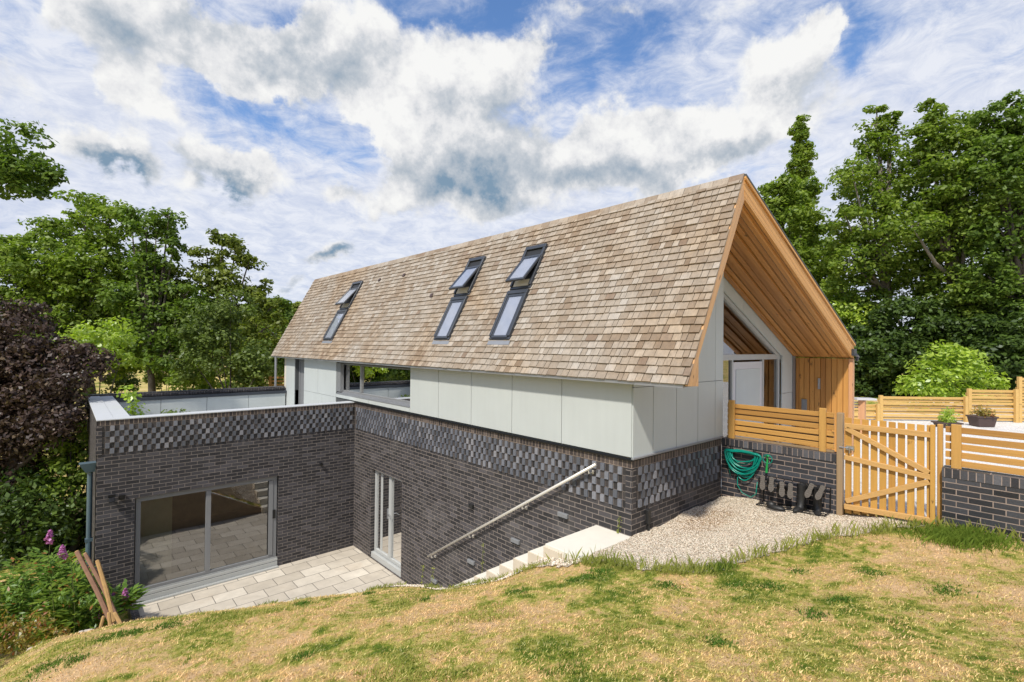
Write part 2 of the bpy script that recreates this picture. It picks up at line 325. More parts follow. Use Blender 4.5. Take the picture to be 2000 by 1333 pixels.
def _peb(t, b, o):
    isl = t.new('ShaderNodeNewGeometry').outputs['Random Per Island']
    t.put(b.inputs['Base Color'], t.ramp(isl, [(0, (.16, .11, .08)), (.08, (.54, .42, .30)), (.5, (.72, .61, .48)), (1, (.82, .76, .66))])); b.inputs['Roughness'].default_value = .85
MT['pebble'] = mat('gravel_stone', _peb)
def lawncol(t, pos):
    nA = t.noise(pos, .85, 5, .62, .3); nB = t.noise(t.vm('ADD', pos, (7, 3, 0)), 2.6, 6, .7); nC = t.noise(t.vm('ADD', pos, (2, 9, 4)), 9, 5, .6)
    v = t.m('SUBTRACT', t.m('ADD', t.m('MULTIPLY', nA, .50), t.m('ADD', t.m('MULTIPLY', nB, .46), t.m('MULTIPLY', nC, .36))), .145)
    c = t.ramp(v, [(.41, (.12, .19, .02)), (.46, (.30, .33, .05)), (.50, (.54, .47, .13)), (.545, (.74, .51, .22)), (.62, (.82, .55, .30))])
    return c, v, nB, nC
def _lawn(t, b, o):
    pos = t.new('ShaderNodeTexCoord').outputs['Object']
    c, v, nB, nC = lawncol(t, pos)
    f1 = t.noise(pos, 70, 5, .7); f2 = t.noise(pos, 22, 5, .7)
    c = t.vm('SCALE', c, t.m('ADD', .0, t.m('ADD', t.m('MULTIPLY', f1, 1.0), t.m('MULTIPLY', f2, .8))))
    bare = t.m('MULTIPLY', t.sm(t.noise(t.vm('ADD', pos, (31, 5, 0)), 1.7, 6, .7), .66, .74), .7)
    c = t.mix(bare, c, t.ramp(f1, [(.35, (.12, .08, .055)), (.65, (.36, .27, .20))]))
    # the meadow far off is pale ripe grass
    far = t.sm(t.xyz(pos)[1], 17, 22)
    c = t.mix(far, c, t.ramp(t.noise(pos, .35, 7, .7), [(.36, (.16, .18, .035)), (.5, (.46, .36, .13)), (.7, (.60, .46, .22))]))
    t.put(b.inputs['Base Color'], c); b.inputs['Roughness'].default_value = .95; b.inputs['Specular IOR Level'].default_value = .1
    bump(t, b, t.m('ADD', f1, f2), .03)
MT['lawn'] = mat('dry_lawn', _lawn)
def _blade(t, b, o):
    pos = t.new('ShaderNodeTexCoord').outputs['Object']; isl = t.new('ShaderNodeNewGeometry').outputs['Random Per Island']
    c, v, nB, nC = lawncol(t, t.vm('MULTIPLY', pos, (1, 1, 0)))
    c = t.mix(.35, c, t.ramp(isl, [(0, (.10, .09, .03)), (.18, (.40, .33, .09)), (.55, (.72, .51, .22)), (1, (.90, .76, .48))]))
    c = t.vm('SCALE', c, t.m('ADD', .8, t.m('MULTIPLY', isl, .6)))
    d = t.new('ShaderNodeBsdfDiffuse'); t.put(d.inputs[0], c); tr = t.new('ShaderNodeBsdfTranslucent'); t.put(tr.inputs[0], c)
    m1 = t.new('ShaderNodeMixShader'); m1.inputs[0].default_value = .35; t.l.new(d.outputs[0], m1.inputs[1]); t.l.new(tr.outputs[0], m1.inputs[2]); t.l.new(m1.outputs[0], o.inputs[0])
MT['blade'] = mat('dry_grass_blade', _blade)
MT['tuft'] = leafmat('green_grass_tuft', (.08, .14, .02), (.22, .29, .05), .35, .0)
MT['tuft_y'] = leafmat('pale_grass_tuft', (.19, .24, .05), (.44, .42, .12), .35, .0)
MT['weed'] = leafmat('low_dark_weed', (.05, .11, .018), (.13, .22, .04), .3, .0)
MT['leaf_dark'] = leafmat('dark_green_leaf', (.040, .082, .014), (.21, .30, .05), .38, .015)
MT['leaf_mid'] = leafmat('mid_green_leaf', (.055, .110, .016), (.30, .38, .06), .42, .012)
MT['leaf_blue'] = leafmat('grey_green_leaf', (.06, .095, .025), (.22, .28, .075), .36, .015)
MT['leaf_lime'] = leafmat('lime_green_leaf', (.20, .30, .025), (.50, .60, .08), .42, .05)
MT['leaf_purple'] = leafmat('copper_leaf', (.030, .019, .017), (.12, .078, .062), .22, .025, (.20, .15, .11), .10)
MT['leaf_olive'] = leafmat('olive_leaf', (.055, .085, .012), (.25, .29, .05), .36, .015)
MT['leaf_under'] = leafmat('understory_leaf', (.020, .042, .010), (.12, .185, .035), .32, .02)  # darkest leaf green, for understory shrubs and bushes
MT['leaf_herb'] = leafmat('herb_leaf', (.06, .13, .02), (.26, .38, .07), .38, .03, (.35, .16, .05), .05)
MT['leaf_autumn'] = leafmat('yellowing_leaf', (.14, .14, .02), (.40, .28, .05), .35, .05, (.30, .10, .03), .2)
MT['petal'] = leafmat('pink_petal', (.40, .10, .34), (.62, .26, .56), .3, .02)
MT['stem'] = plain('green_stem', (.12, .14, .04), .7)

# ------------------------------------------------------------------ mesh helpers
ORG = {}
def org(o): return ORG.get(o.name, Vector((0, 0, 0))) if o else Vector((0, 0, 0))
def thing(name, loc, label, cat, group=None, kind=None):
    o = bpy.data.objects.new(name, None); COL.objects.link(o); o.location = loc; o.empty_display_size = .2
    ORG[o.name] = Vector(loc); tag(o, label, cat, group, kind); return o
def tag(o, label=None, cat=None, group=None, kind=None):
    for k, v in (('label', label), ('category', cat), ('group', group), ('kind', kind)):
        if v: o[k] = v
    return o
def finish(name, me, m, parent, smooth=False, bev=0):
    o = bpy.data.objects.new(name, me); COL.objects.link(o)
    if m is not None: me.materials.append(m)
    if parent is not None: o.parent = parent; ORG[o.name] = org(parent)
    if smooth: me.polygons.foreach_set('use_smooth', [True]*len(me.polygons))
    if bev:
        b = o.modifiers.new('bevel', 'BEVEL'); b.width = bev; b.segments = 1; b.limit_method = 'ANGLE'
    return o
class MB:
    def __init__(s): s.v = []; s.f = []
    def add(s, vs, fs):
        k = len(s.v); s.v += [tuple(q) for q in vs]; s.f += [tuple(i+k for i in q) for q in fs]; return s
    def hexa(s, p):   # 8 points, bottom ring then top ring
        return s.add(p, [(3, 2, 1, 0), (4, 5, 6, 7), (0, 1, 5, 4), (1, 2, 6, 5), (2, 3, 7, 6), (3, 0, 4, 7)])
    def box(s, x0, y0, z0, x1, y1, z1):
        return s.hexa([(x0, y0, z0), (x1, y0, z0), (x1, y1, z0), (x0, y1, z0), (x0, y0, z1), (x1, y0, z1), (x1, y1, z1), (x0, y1, z1)])
    def obox(s, c, a, b, d):   # centre and three half-axis vectors
        c, a, b, d = map(Vector, (c, a, b, d))
        return s.hexa([c-a-b-d, c+a-b-d, c+a+b-d, c-a+b-d, c-a-b+d, c+a-b+d, c+a+b+d, c-a+b+d])
    def beam(s, p, q, w, h, up=(0, 0, 1)):
        p, q = Vector(p), Vector(q); l = (q-p); d = l.normalized(); sv = d.cross(Vector(up)).normalized(); u_ = sv.cross(d)
        return s.obox((p+q)/2, l/2, sv*w/2, u_*h/2)
    def quad(s, a, b, c, d): return s.add([a, b, c, d], [(0, 1, 2, 3)])
    def prism(s, prof, y0, y1):   # profile of (x, z), extruded along y
        k = len(prof); vs = [(a, y0, b) for a, b in prof]+[(a, y1, b) for a, b in prof]
        return s.add(vs, [tuple(range(k)), tuple(range(2*k-1, k-1, -1))]+[(i, i+k, (i+1) % k+k, (i+1) % k) for i in range(k)])
    def tube(s, pts, r, n=8, caps=True):
        pts = [Vector(p) for p in pts]; rs = r if hasattr(r, '__len__') else [r]*len(pts)
        rings = []; ref = None
        for i, p in enumerate(pts):
            d = (pts[min(i+1, len(pts)-1)]-pts[max(i-1, 0)]).normalized()
            if ref is None: ref = d.orthogonal().normalized()
            a = (ref-d*ref.dot(d)); a = a.normalized() if a.length > 1e-5 else d.orthogonal().normalized(); ref = a; b = d.cross(a)
            rings.append([p+(a*math.cos(2*math.pi*j/n)+b*math.sin(2*math.pi*j/n))*rs[i] for j in range(n)])
        vs = [q for rg in rings for q in rg]; fs = []
        for i in range(len(pts)-1):
            for j in range(n): fs.append((i*n+j, i*n+(j+1) % n, (i+1)*n+(j+1) % n, (i+1)*n+j))
        if caps: fs += [tuple(range(n-1, -1, -1)), tuple(range((len(pts)-1)*n, len(pts)*n))]
        return s.add(vs, fs)
    def ball(s, c, rx, ry, rz, seg=8, rg=5, jit=0):
        c = Vector(c); vs = [c+Vector((0, 0, -rz))]; fs = []
        for i in range(1, rg):
            t = math.pi*i/rg
            for j in range(seg):
                a = 2*math.pi*j/seg; k = 1+random.uniform(-jit, jit)
                vs.append(c+Vector((rx*math.sin(t)*math.cos(a)*k, ry*math.sin(t)*math.sin(a)*k, -rz*math.cos(t)*k)))
        vs.append(c+Vector((0, 0, rz))); e = len(vs)-1
        for j in range(seg):
            fs.append((0, 1+(j+1) % seg, 1+j)); fs.append((e, e-seg+j, e-seg+(j+1) % seg))
            for i in range(rg-2): fs.append((1+i*seg+j, 1+i*seg+(j+1) % seg, 1+(i+1)*seg+(j+1) % seg, 1+(i+1)*seg+j))
        return s.add(vs, fs)
    def build(s, name, m, parent=None, smooth=False, bev=0, flip=True):
        o_ = org(parent); me = bpy.data.meshes.new(name)
        me.from_pydata([(a-o_.x, b-o_.y, c-o_.z) for a, b, c in s.v], [], s.f)
        if flip:
            bm = bmesh.new(); bm.from_mesh(me); bmesh.ops.recalc_face_normals(bm, faces=bm.faces); bm.to_mesh(me); bm.free()
        uv = me.uv_layers.new(name='UVMap'); buf = np.zeros((len(me.loops), 2), np.float32)
        for p in me.polygons:
            nx, ny, nz = (abs(q) for q in p.normal)
            for li in p.loop_indices:
                v = me.vertices[me.loops[li].vertex_index].co; X, Y, Z = v.x+o_.x, v.y+o_.y, v.z+o_.z
                buf[li] = (X, Y) if nz > max(nx, ny) else ((Y, Z) if nx > ny else (X, Z))
        uv.data.foreach_set('uv', buf.ravel())
        return finish(name, me, m, parent, smooth, bev)
def npmesh(name, V, Fq, m, parent=None):
    """mesh from numpy arrays: V (n,3) world, Fq (k, 3 or 4)"""
    o_ = org(parent); V = np.asarray(V, np.float32)-np.array(o_, np.float32); k = Fq.shape[1]
    me = bpy.data.meshes.new(name); me.vertices.add(len(V)); me.vertices.foreach_set('co', V.ravel())
    me.loops.add(Fq.size); me.loops.foreach_set('vertex_index', Fq.astype(np.int32).ravel())
    me.polygons.add(len(Fq)); me.polygons.foreach_set('loop_start', np.arange(0, Fq.size, k, dtype=np.int32)); me.polygons.foreach_set('loop_total', np.full(len(Fq), k, np.int32))
    me.update(calc_edges=True); me.validate()
    return finish(name, me, m, parent)
def wallgrid(mb, ax, pos, th, u0, u1, z0, z1, holes=()):
    """wall with rectangular holes. ax 0: plane x=pos, thick towards +x ; ax 1: plane y=pos, thick towards +y"""
    us = sorted({u0, u1, *[h[i] for h in holes for i in (0, 1)]}); zs = sorted({z0, z1, *[h[i] for h in holes for i in (2, 3)]})
    nu, nz = len(us)-1, len(zs)-1
    def solid(i, j):
        if not (0 <= i < nu and 0 <= j < nz): return False
        a, b = (us[i]+us[i+1])/2, (zs[j]+zs[j+1])/2
        return not any(h[0] < a < h[1] and h[2] < b < h[3] for h in holes)
    def pt(u, t, z): return (pos+t, u, z) if ax == 0 else (u, pos+t, z)
    for i in range(nu):
        for j in range(nz):
            if not solid(i, j): continue
            a, b, c, d = us[i], us[i+1], zs[j], zs[j+1]
            mb.quad(pt(a, 0, c), pt(b, 0, c), pt(b, 0, d), pt(a, 0, d)); mb.quad(pt(b, th, c), pt(a, th, c), pt(a, th, d), pt(b, th, d))
            if not solid(i-1, j): mb.quad(pt(a, 0, c), pt(a, 0, d), pt(a, th, d), pt(a, th, c))
            if not solid(i+1, j): mb.quad(pt(b, 0, c), pt(b, th, c), pt(b, th, d), pt(b, 0, d))
            if not solid(i, j-1): mb.quad(pt(a, 0, c), pt(a, th, c), pt(b, th, c), pt(b, 0, c))
            if not solid(i, j+1): mb.quad(pt(a, 0, d), pt(b, 0, d), pt(b, th, d), pt(a, th, d))
    return mb

# ------------------------------------------------------------------ ground
H = 1.025; L = 8.721; G = 2.653; W = 5.294; PZ = -2.775
CREST = []
for px, py, zc in ((1000, 1124, -.36), (880, 1152, -.72), (780, 1147, -1.0), (700, 1162, -1.05), (500, 1192, -1.12), (300, 1227, -1.18), (150, 1252, -1.22), (40, 1285, -1.25)):
    d = at(px, py, 1)-Vector((CX, CY, CZ)); t = (zc-CZ)/d.z; CREST.append(Vector((CX, CY, CZ))+d*t)
ctrl = [(-5.8, -4, .95), (-5.8, -7, 1.35), (-10, -5, .7), (-10, 0, -.55), (0, -5, .72), (5, -8, .9), (-3, -1.6, .36), (-5.8, -1, .12),
        (-.87, -.36, .015), (-.78, -.92, .07), (-.3, -1.34, .09), (.54, -1.57, .13), (1.72, -2.06, .20), (2.65, -2.7, .28), (2.65, -3.6, .36), (2.65, -5, .5),
        (-1.15, 0, -.03), (-1.12, .65, -.25), (0, 0, -.01), (1.3, 0, 0), (2.65, 0, .02), (2.65, -1.7, .16), (1.2, -1, .07),
        (-1.12, 1.2, -.62), (-1.12, 1.8, -.99), (-1.12, 2.4, -1.38), (-1.12, 3.2, -1.85), (-1.12, 4.5, -2.6), (-2.8, 4.5, -1.75), (-4.5, 4.55, -1.75), (-6.5, 4.6, -1.9), (-9, 4, -1.7), (-9, 7, -2.5)] + [tuple(c) for c in CREST]
CP = np.array(ctrl)
def _phi(r): return np.where(r > 0, r*r*np.log(r+1e-9), 0)
_K = _phi(np.hypot(CP[:, None, 0]-CP[None, :, 0], CP[:, None, 1]-CP[None, :, 1])) + np.eye(len(CP))*.002
_A = np.zeros((len(CP)+3,)*2); _A[:len(CP), :len(CP)] = _K; _A[:len(CP), len(CP):] = np.c_[np.ones(len(CP)), CP[:, :2]]; _A[len(CP):, :len(CP)] = _A[:len(CP), len(CP):].T
_W = np.linalg.solve(_A, np.r_[CP[:, 2], 0, 0, 0])
def hgt(x, y):
    x = np.atleast_1d(np.asarray(x, float)); y = np.atleast_1d(np.asarray(y, float))
    xc, yc = np.clip(x, -11, 3.2), np.clip(y, -8, 7)
    K = _phi(np.hypot(xc[:, None]-CP[:, 0], yc[:, None]-CP[:, 1])); t = K@_W[:-3]+_W[-3]+_W[-2]*xc+_W[-1]*yc
    t = np.clip(t, -2.85, 1.6)
    t = t+.012*np.sin(x*5.1+y*2.3)+.012*np.sin(y*6.7-x*3.1)+.006*np.sin(x*15+y*11)
    lo = -2.85+0*x
    k = np.clip((y-4.6)/3.5, 0, 1); k = k*k*(3-2*k); left = t*(1-k)+lo*k
    kx = np.clip((-x-11)/20, 0, 1); left = left*(1-kx)+(-2.6)*kx*(y > -30)
    kf = np.clip((y-30)/40, 0, 1); left = left+kf*1.0
    hi = .30+.10*np.clip((x-3)/12, 0, 1)
    kr = np.clip((x-2.76)/.10, 0, 1)
    ky = np.clip((y-13.0)/5+0*x, 0, 1); kk = np.clip((x-1)/12, 0, 1)
    back = left*(1-kk)+hi*kk
    z = np.where(x > 2.76, t*(1-kr)+hi*kr, left)
    return np.where(y > 14.5, back, z)
def lines(a, b, fine_a, fine_b, st):
    mid = list(np.arange(fine_a, fine_b+1e-6, st)); out = []; s_ = st; q = fine_a
    while q > a: s_ *= 1.28; q -= s_; out.append(max(q, a))
    lo = out[::-1]; out = []; s_ = st; q = mid[-1]
    while q < b: s_ *= 1.28; q += s_; out.append(min(q, b))
    return np.array(lo+mid+out)
xs = lines(-400, 500, -9.5, 4.0, .11); ys = lines(-60, 600, -5, 9, .11)
def snap(arr, v): arr[np.argmin(abs(arr-v))] = v
for v in (-5.25, -4.72, -1.068, -.0, 2.75, -.001): snap(xs, v) if v != -.001 else None
for v in (.0, 4.5, L, 14.5): snap(ys, v)
X, Y = np.meshgrid(xs, ys); Z = hgt(X.ravel(), Y.ravel()); Vg = np.c_[X.ravel(), Y.ravel(), Z]
nx = len(xs); fc = []
for j in range(len(ys)-1):
    ym = (ys[j]+ys[j+1])/2
    for i in range(nx-1):
        xm = (xs[i]+xs[i+1])/2
        if -1.068 < xm < 6.7 and 0 < ym < 14.5: continue
        if -4.72 < xm < -1.0 and 4.5 < ym < 14.5: continue
        if -5.25 < xm < 0 and L < ym < 14.5: continue
        fc.append((j*nx+i, j*nx+i+1, (j+1)*nx+i+1, (j+1)*nx+i))
gr = npmesh('ground', Vg, np.array(fc), MT['lawn']); tag(gr, kind='structure'); gr.data.polygons.foreach_set('use_smooth', [True]*len(gr.data.polygons))

def inpoly(px, py, poly):
    r = np.zeros(len(px), bool); n_ = len(poly)
    for i in range(n_):
        x1, y1 = poly[i]; x2, y2 = poly[(i+1) % n_]
        r ^= ((y1 > py) != (y2 > py)) & (px < (x2-x1)*(py-y1)/(y2-y1+1e-12)+x1)
    return r
GP = [(-.02, .03), (2.74, .03), (2.74, -2.86), (2.35, -2.55), (1.95, -2.22), (1.5, -2.0), (1.0, -1.78), (.54, -1.60), (.15, -1.50), (-.3, -1.38), (-.62, -1.18), (-.80, -.92), (-.88, -.6), (-.95, -.35), (-1.10, -.20), (-1.12, -.02), (-1.08, 0)]
STRIP = [(-1.068, .02), (-1.12, -.10), (-1.32, .10), (-1.48, .6), (-1.70, 1.1), (-2.0, 1.7), (-2.3, 2.8), (-1.75, 4.4), (-1.068, 4.4)]
def sheet(name, poly, step, off, m, kind='structure'):
    p = np.array(poly); gx = np.arange(p[:, 0].min()-step, p[:, 0].max()+step, step); gy = np.arange(p[:, 1].min()-step, p[:, 1].max()+step, step)
    gx[np.argmin(abs(gx+1.068))] = -1.068; XX, YY = np.meshgrid(gx, gy); zz_ = hgt(XX.ravel(), YY.ravel())+off
    f_ = []; cx_ = []
    for j in range(len(gy)-1):
        for i in range(len(gx)-1): f_.append((j*len(gx)+i, j*len(gx)+i+1, (j+1)*len(gx)+i+1, (j+1)*len(gx)+i)); cx_.append(((gx[i]+gx[i+1])/2, (gy[j]+gy[j+1])/2))
    cx_ = np.array(cx_); k = inpoly(cx_[:, 0]+.03*np.sin(cx_[:, 1]*23), cx_[:, 1]+.03*np.sin(cx_[:, 0]*19), poly)
    o = npmesh(name, np.c_[XX.ravel(), YY.ravel(), zz_], np.array(f_)[k], m); tag(o, kind=kind); return o
sheet('gravel_path', GP, .04, .012, MT['gravel']); sheet('gravel_strip', STRIP, .05, .012, MT['gravel'])
mb = MB()
def hz(x, y): return float(hgt(x, y)[0])
sx = [2.76, 4, 6, 9, 13, 18, 26]; sy = [-12, -8, -6, -4, -3, -2, -1, .4]
for i in range(len(sx)-1):
    for j in range(len(sy)-1):
        q = [(sx[i], sy[j]), (sx[i+1], sy[j]), (sx[i+1], sy[j+1]), (sx[i], sy[j+1])]
        mb.quad(*[(a, b, (.31+.10*min(1, max(0, (a-3)/12)))+.006) for a, b in q])
for a, b, c, d in ((6.75, .4, 12.9, 4),): mb.quad((a, b, .40), (c, b, .40), (c, d, .40), (a, d, .40))
tag(mb.build('courtyard_gravel', MT['gravelfar'], flip=False), kind='structure')
mb = MB(); mb.box(-4.65, 4.62, PZ-.1, 0, L, PZ); tag(mb.build('patio', MT['slab']), kind='structure')

BANK = [(-5.25, 4.42)]+[(c.x, c.y+.45) for c in CREST[::-1] if c.x > -5.3]+[(-1.75, 2.3), (-1.6, 4.42)]
MT['earth'] = plain('brown_earth_bank', (.30, .22, .13), .95, 0, .5, 14, bmp=.02)
sheet('earth_bank', BANK, .08, .015, MT['earth'])
# scattered loose stones over the gravel
def scatter_stones(name, poly, nst, smin, smax, m, label=None, off=.012):
    p = np.array(poly); lo, hi = p.min(0), p.max(0); pts = RNG.uniform(lo, hi, (nst*2, 2)); pts = pts[inpoly(pts[:, 0], pts[:, 1], poly)][:nst]
    k = len(pts); zc = hgt(pts[:, 0], pts[:, 1])+off; s = RNG.uniform(smin, smax, k)
    base = np.array([(1, 0, 0), (0, 1, 0), (-1, 0, 0), (0, -1, 0), (0, 0, .7), (0, 0, -.7), (.6, .6, .45), (-.6, -.6, .45)], float)[:6]
    tri = np.array([(0, 1, 4), (1, 2, 4), (2, 3, 4), (3, 0, 4), (1, 0, 5), (2, 1, 5), (3, 2, 5), (0, 3, 5)])
    th = RNG.uniform(0, 6.28, k); c, s_ = np.cos(th), np.sin(th)
    V = base[None]*RNG.uniform(.6, 1.2, (k, 6, 1))*s[:, None, None]; V = np.stack([V[..., 0]*c[:, None]-V[..., 1]*s_[:, None], V[..., 0]*s_[:, None]+V[..., 1]*c[:, None], V[..., 2]], -1)
    V += np.c_[pts, zc][:, None]; Fq = (tri[None]+np.arange(k)[:, None, None]*6).reshape(-1, 3)
    o = npmesh(name, V.reshape(-1, 3), Fq, m); tag(o, label, 'gravel', kind='stuff'); return o
scatter_stones('loose_gravel', GP, 22000, .004, .010, MT['pebble'], 'pale pinkish gravel chippings between the house and the gate')
scatter_stones('rubble_gravel', STRIP, 5000, .008, .02, MT['pebble'], 'pale stony gravel beside the concrete steps')

# grass: blades, tufts
def blades(name, pts, lmin, lmax, wd, m, lean=.6, label=None, parent=None, zoff=0, kind='stuff'):
    k = len(pts); z0 = hgt(pts[:, 0], pts[:, 1])+zoff; ln = RNG.uniform(lmin, lmax, k); th = RNG.uniform(0, 6.28, k); ls = RNG.uniform(.1, lean, k)*ln; wv = wd*RNG.uniform(.6, 1.3, k)
    ph = th+RNG.uniform(-.6, .6, k)+1.57
    b = np.c_[pts, z0-.004]; w_ = np.c_[np.cos(ph)*wv, np.sin(ph)*wv, 0*wv]; l_ = np.c_[np.cos(th)*ls, np.sin(th)*ls, 0*ls]
    V = np.stack([b-w_, b+w_, b+w_*.7+l_*.4+np.c_[0*ln, 0*ln, ln*.6], b+l_+np.c_[0*ln, 0*ln, ln]*.95], 1)
    Fq = np.arange(k*4).reshape(k, 4)
    V[:, 2] = b+w_*.8+l_*.35+np.c_[0*ln, 0*ln, ln*.55]; V[:, 3] = b+l_+np.c_[0*ln, 0*ln, ln*.95]
    Fq = np.concatenate([np.c_[Fq[:, 0], Fq[:, 1], Fq[:, 2]], np.c_[Fq[:, 0], Fq[:, 2], Fq[:, 3]]])
    o = npmesh(name, V.reshape(-1, 3), Fq, m, parent)
    if label: tag(o, label, 'grass', kind=kind)
    return o
LAWN = [(-11, -6), (-11, 3.8), (-7, 4.3)]+[(c.x, c.y+.25) for c in CREST[::-1]]+[(-1.36, .25), (-1.2, -.12), (-.98, -.3), (-.9, -.62), (-.8, -1.0), (-.55, -1.30), (-.2, -1.45), (.3, -1.58), (.9, -1.78), (1.5, -2.05), (2.0, -2.3), (2.35, -2.6), (2.64, -2.95), (2.64, -7)]
def lawnpts(nb, power=1.7, poly=LAWN):
    r = 1.6+11*RNG.uniform(0, 1, nb)**power; a = YAW+RNG.uniform(-.95, .95, nb)
    p = np.c_[CX+r*np.sin(a), CY+r*np.cos(a)]; return p[inpoly(p[:, 0], p[:, 1], poly)]
blades('lawn_grass', lawnpts(340000), .008, .028, .0032, MT['blade'], 1.4, 'short dry straw coloured grass of the sloping lawn')
def noise2(p, s, seed):
    r = np.random.default_rng(seed); k = r.normal(0, 1, (14, 2))*s; f_ = r.uniform(0, 6.28, 14); return np.sin(p@k.T+f_).sum(1)/math.sqrt(14)
p = lawnpts(300000); q = noise2(p, 3.2, 5)+.6*noise2(p, 9, 6); blades('green_grass_patches', p[q > 1.2], .015, .05, .0032, MT['tuft_y'], .9, 'greener patches of longer grass in the dry lawn')
p = lawnpts(340000); q = noise2(p, 4.5, 15)+.7*noise2(p, 13, 16); blades('dark_grass_patches', p[q > 2.1], .015, .045, .0032, MT['tuft'], .9, 'dark green grassy weed patches in the dry lawn')
# longer fringe along the edge of the lawn
edge = [(c.x, c.y) for c in CREST[::-1]]+[(-1.42, .35), (-1.15, -.12), (-.95, -.4), (-.86, -.75), (-.72, -1.05), (-.35, -1.33), (.2, -1.53), (.8, -1.72), (1.4, -1.98), (1.9, -2.22), (2.3, -2.52), (2.6, -2.88), (2.62, -3.8)]
e = []
for i in range(len(edge)-1):
    a, b = np.array(edge[i]), np.array(edge[i+1]); nn = int(np.hypot(*(b-a))*(1500 if i > 7 else 700)); tt = RNG.uniform(0, 1, nn)[:, None]
    e.append(a+(b-a)*tt+RNG.normal(0, .07, (nn, 2)))
e = np.concatenate(e); q = noise2(e, 5, 9); blades('grass_fringe', e[q > .35], .03, .085, .0026, MT['tuft_y'], .8, 'long yellow green grass fringing the edge of the lawn')
e4 = e[::9]+RNG.normal(0, .05, (len(e[::9]), 2)); e4 = e4[e4[:, 0] > -1.25]; blades('seed_stalks', e4, .09, .20, .0022, MT['tuft_y'], .5, 'sparse tall pale grass stalks along the gravel and patio edge')
q = noise2(e, 6, 19); blades('green_fringe', (e+[0, .0])[q > 1.1], .03, .09, .003, MT['tuft'], .8, 'rich green grass clumps along the edge of the lawn')
e2 = RNG.normal(0, 1, (2600, 2))*[.25, .22]+[2.3, -3.1]; e2 = e2[(e2[:, 0] < 2.62)]
blades('wall_foot_grass', e2, .05, .13, .003, MT['tuft'], .8, 'rich green grass at the foot of the blue brick wall')

# ------------------------------------------------------------------ the house
house = thing('house', (0, 0, PZ), 'long timber gabled house with shingle roof, grey panels and dark brick base', 'house')
holeF = (6.20, 7.74, PZ+.02, -.53)
mb = wallgrid(MB(), 0, 0.0, .30, 0.0, L+6.1, PZ-.1, .36, [holeF]); 
# the two end faces meet the gable wall, which starts 3 mm inside
mb.build('brick_wall', MT['brick_long'], house)
# everything of the long wall above the checker band
def band(ax, pos, u0, u1, name, sign):
    mb = MB(); wallgrid(mb, ax, pos, .28, u0, u1, .36, .925); o = mb.build('brick_band', MT['band'], house)
    mb = MB(); wallgrid(mb, ax, pos-.004, .30, u0, u1, .925, H); o2 = mb.build('brick_course', MT['cap'], o)
    mb = MB(); k0 = int(math.ceil((u0+.10)/.075)); k1 = int(math.floor((u1-.03)/.075))
    for r in range(5):
        for k in range(k0, k1):
            if (k+r) % 2: continue
            a = k*.075+.004; c = .36+r*.1125+.005; j = random.uniform(.018, .024)
            if ax == 0: mb.box(pos-j, a, c, pos+.01, a+.067, c+.103)
            else: mb.box(a, pos-j, c, a+.067, pos+.01, c+.103)
    o3 = mb.build('projecting_bricks', MT['proj'], o)
    return o
band(0, 0.0, 0.0, L, 'long', -1)
band(1, 0.003, 0.003, G, 'gable', -1)
mb = wallgrid(MB(), 1, .003, .30, .003, G, -.3, .36); mb.build('brick_wall', MT['brick'], house)
# little brick piers at the near corner
mb = MB(); mb.box(-.022, -.018, .36, .08, .085, .925); mb.build('brick_pier', MT['brick'], house)
# extension
holeD = (-4.68, -1.90, PZ+.10, -.60)
mb = wallgrid(MB(), 1, L, .30, -W, 0, PZ-.3, .36, [holeD]); mb.build('brick_wall', MT['brick'], house)
band(1, L, -W, -.0, 'ext', -1)
mb = wallgrid(MB(), 0, -W-.0, .28, L+.003, 14.5, PZ-.3, H-.003); mb.build('brick_wall', MT['brick'], house)
mb = MB(); mb.box(-W-.02, L-.018, .36, -W+.075, L+.02, .925); mb.build('brick_pier', MT['brick'], house)
# back parapet with panelled inner face
mb = MB(); mb.box(-W+.3, 14.35, PZ-.3, 0, 14.62, .98); mb.build('brick_wall', MT['brick'], house)
mb = MB()
for k in range(70): mb.box(-W+.02+k*.075, 14.30, .985, -W+.02+k*.075+.066, 14.64, 1.085)
mb.build('brick_coping', MT['brick'], house)
mb = MB()
xs_ = [-4.74, -3.62, -2.42, -1.22, -.05]
for a, b in zip(xs_[:-1], xs_[1:]): mb.box(a+.006, 14.20, .02, b-.006, 14.235, .86)
mb.box(-.10, 9.05, .02, -.05, 14.15, .02+.001)
mb.build('parapet_panel', MT['panel'], house)
mb = MB(); mb.box(-4.76, 14.17, .862, -.02, 14.29, .955); mb.build('parapet_flashing', MT['darkframe'], house)
mb = MB(); mb.box(-W+.28, L+.28, -.12, -.02, 14.3, .0); mb.build('terrace_floor', MT['stone'], house)
# copings
mb = MB(); mb.box(-W-.015, L-.02, H+.002, -.03, L+.30, H+.024)
mb.build('front_coping', MT['stone'], house, bev=.003)
mb = MB()
for k in range(6): mb.box(-W-.015, L+.305+k*.9, H+.002, -W+.26, L+.305+k*.9+.895, H+.024); mb.box(-W+.265, L+.305+k*.9, H-.02, -W+.54, L+.305+k*.9+.895, H+.012)
mb.build('side_coping', MT['stone'], house, bev=.003)
mb = MB(); mb.box(-W+.285, L+.305, .0, -W+.52, 14.15, H-.022); mb.build('parapet_lining', MT['panel'], house)
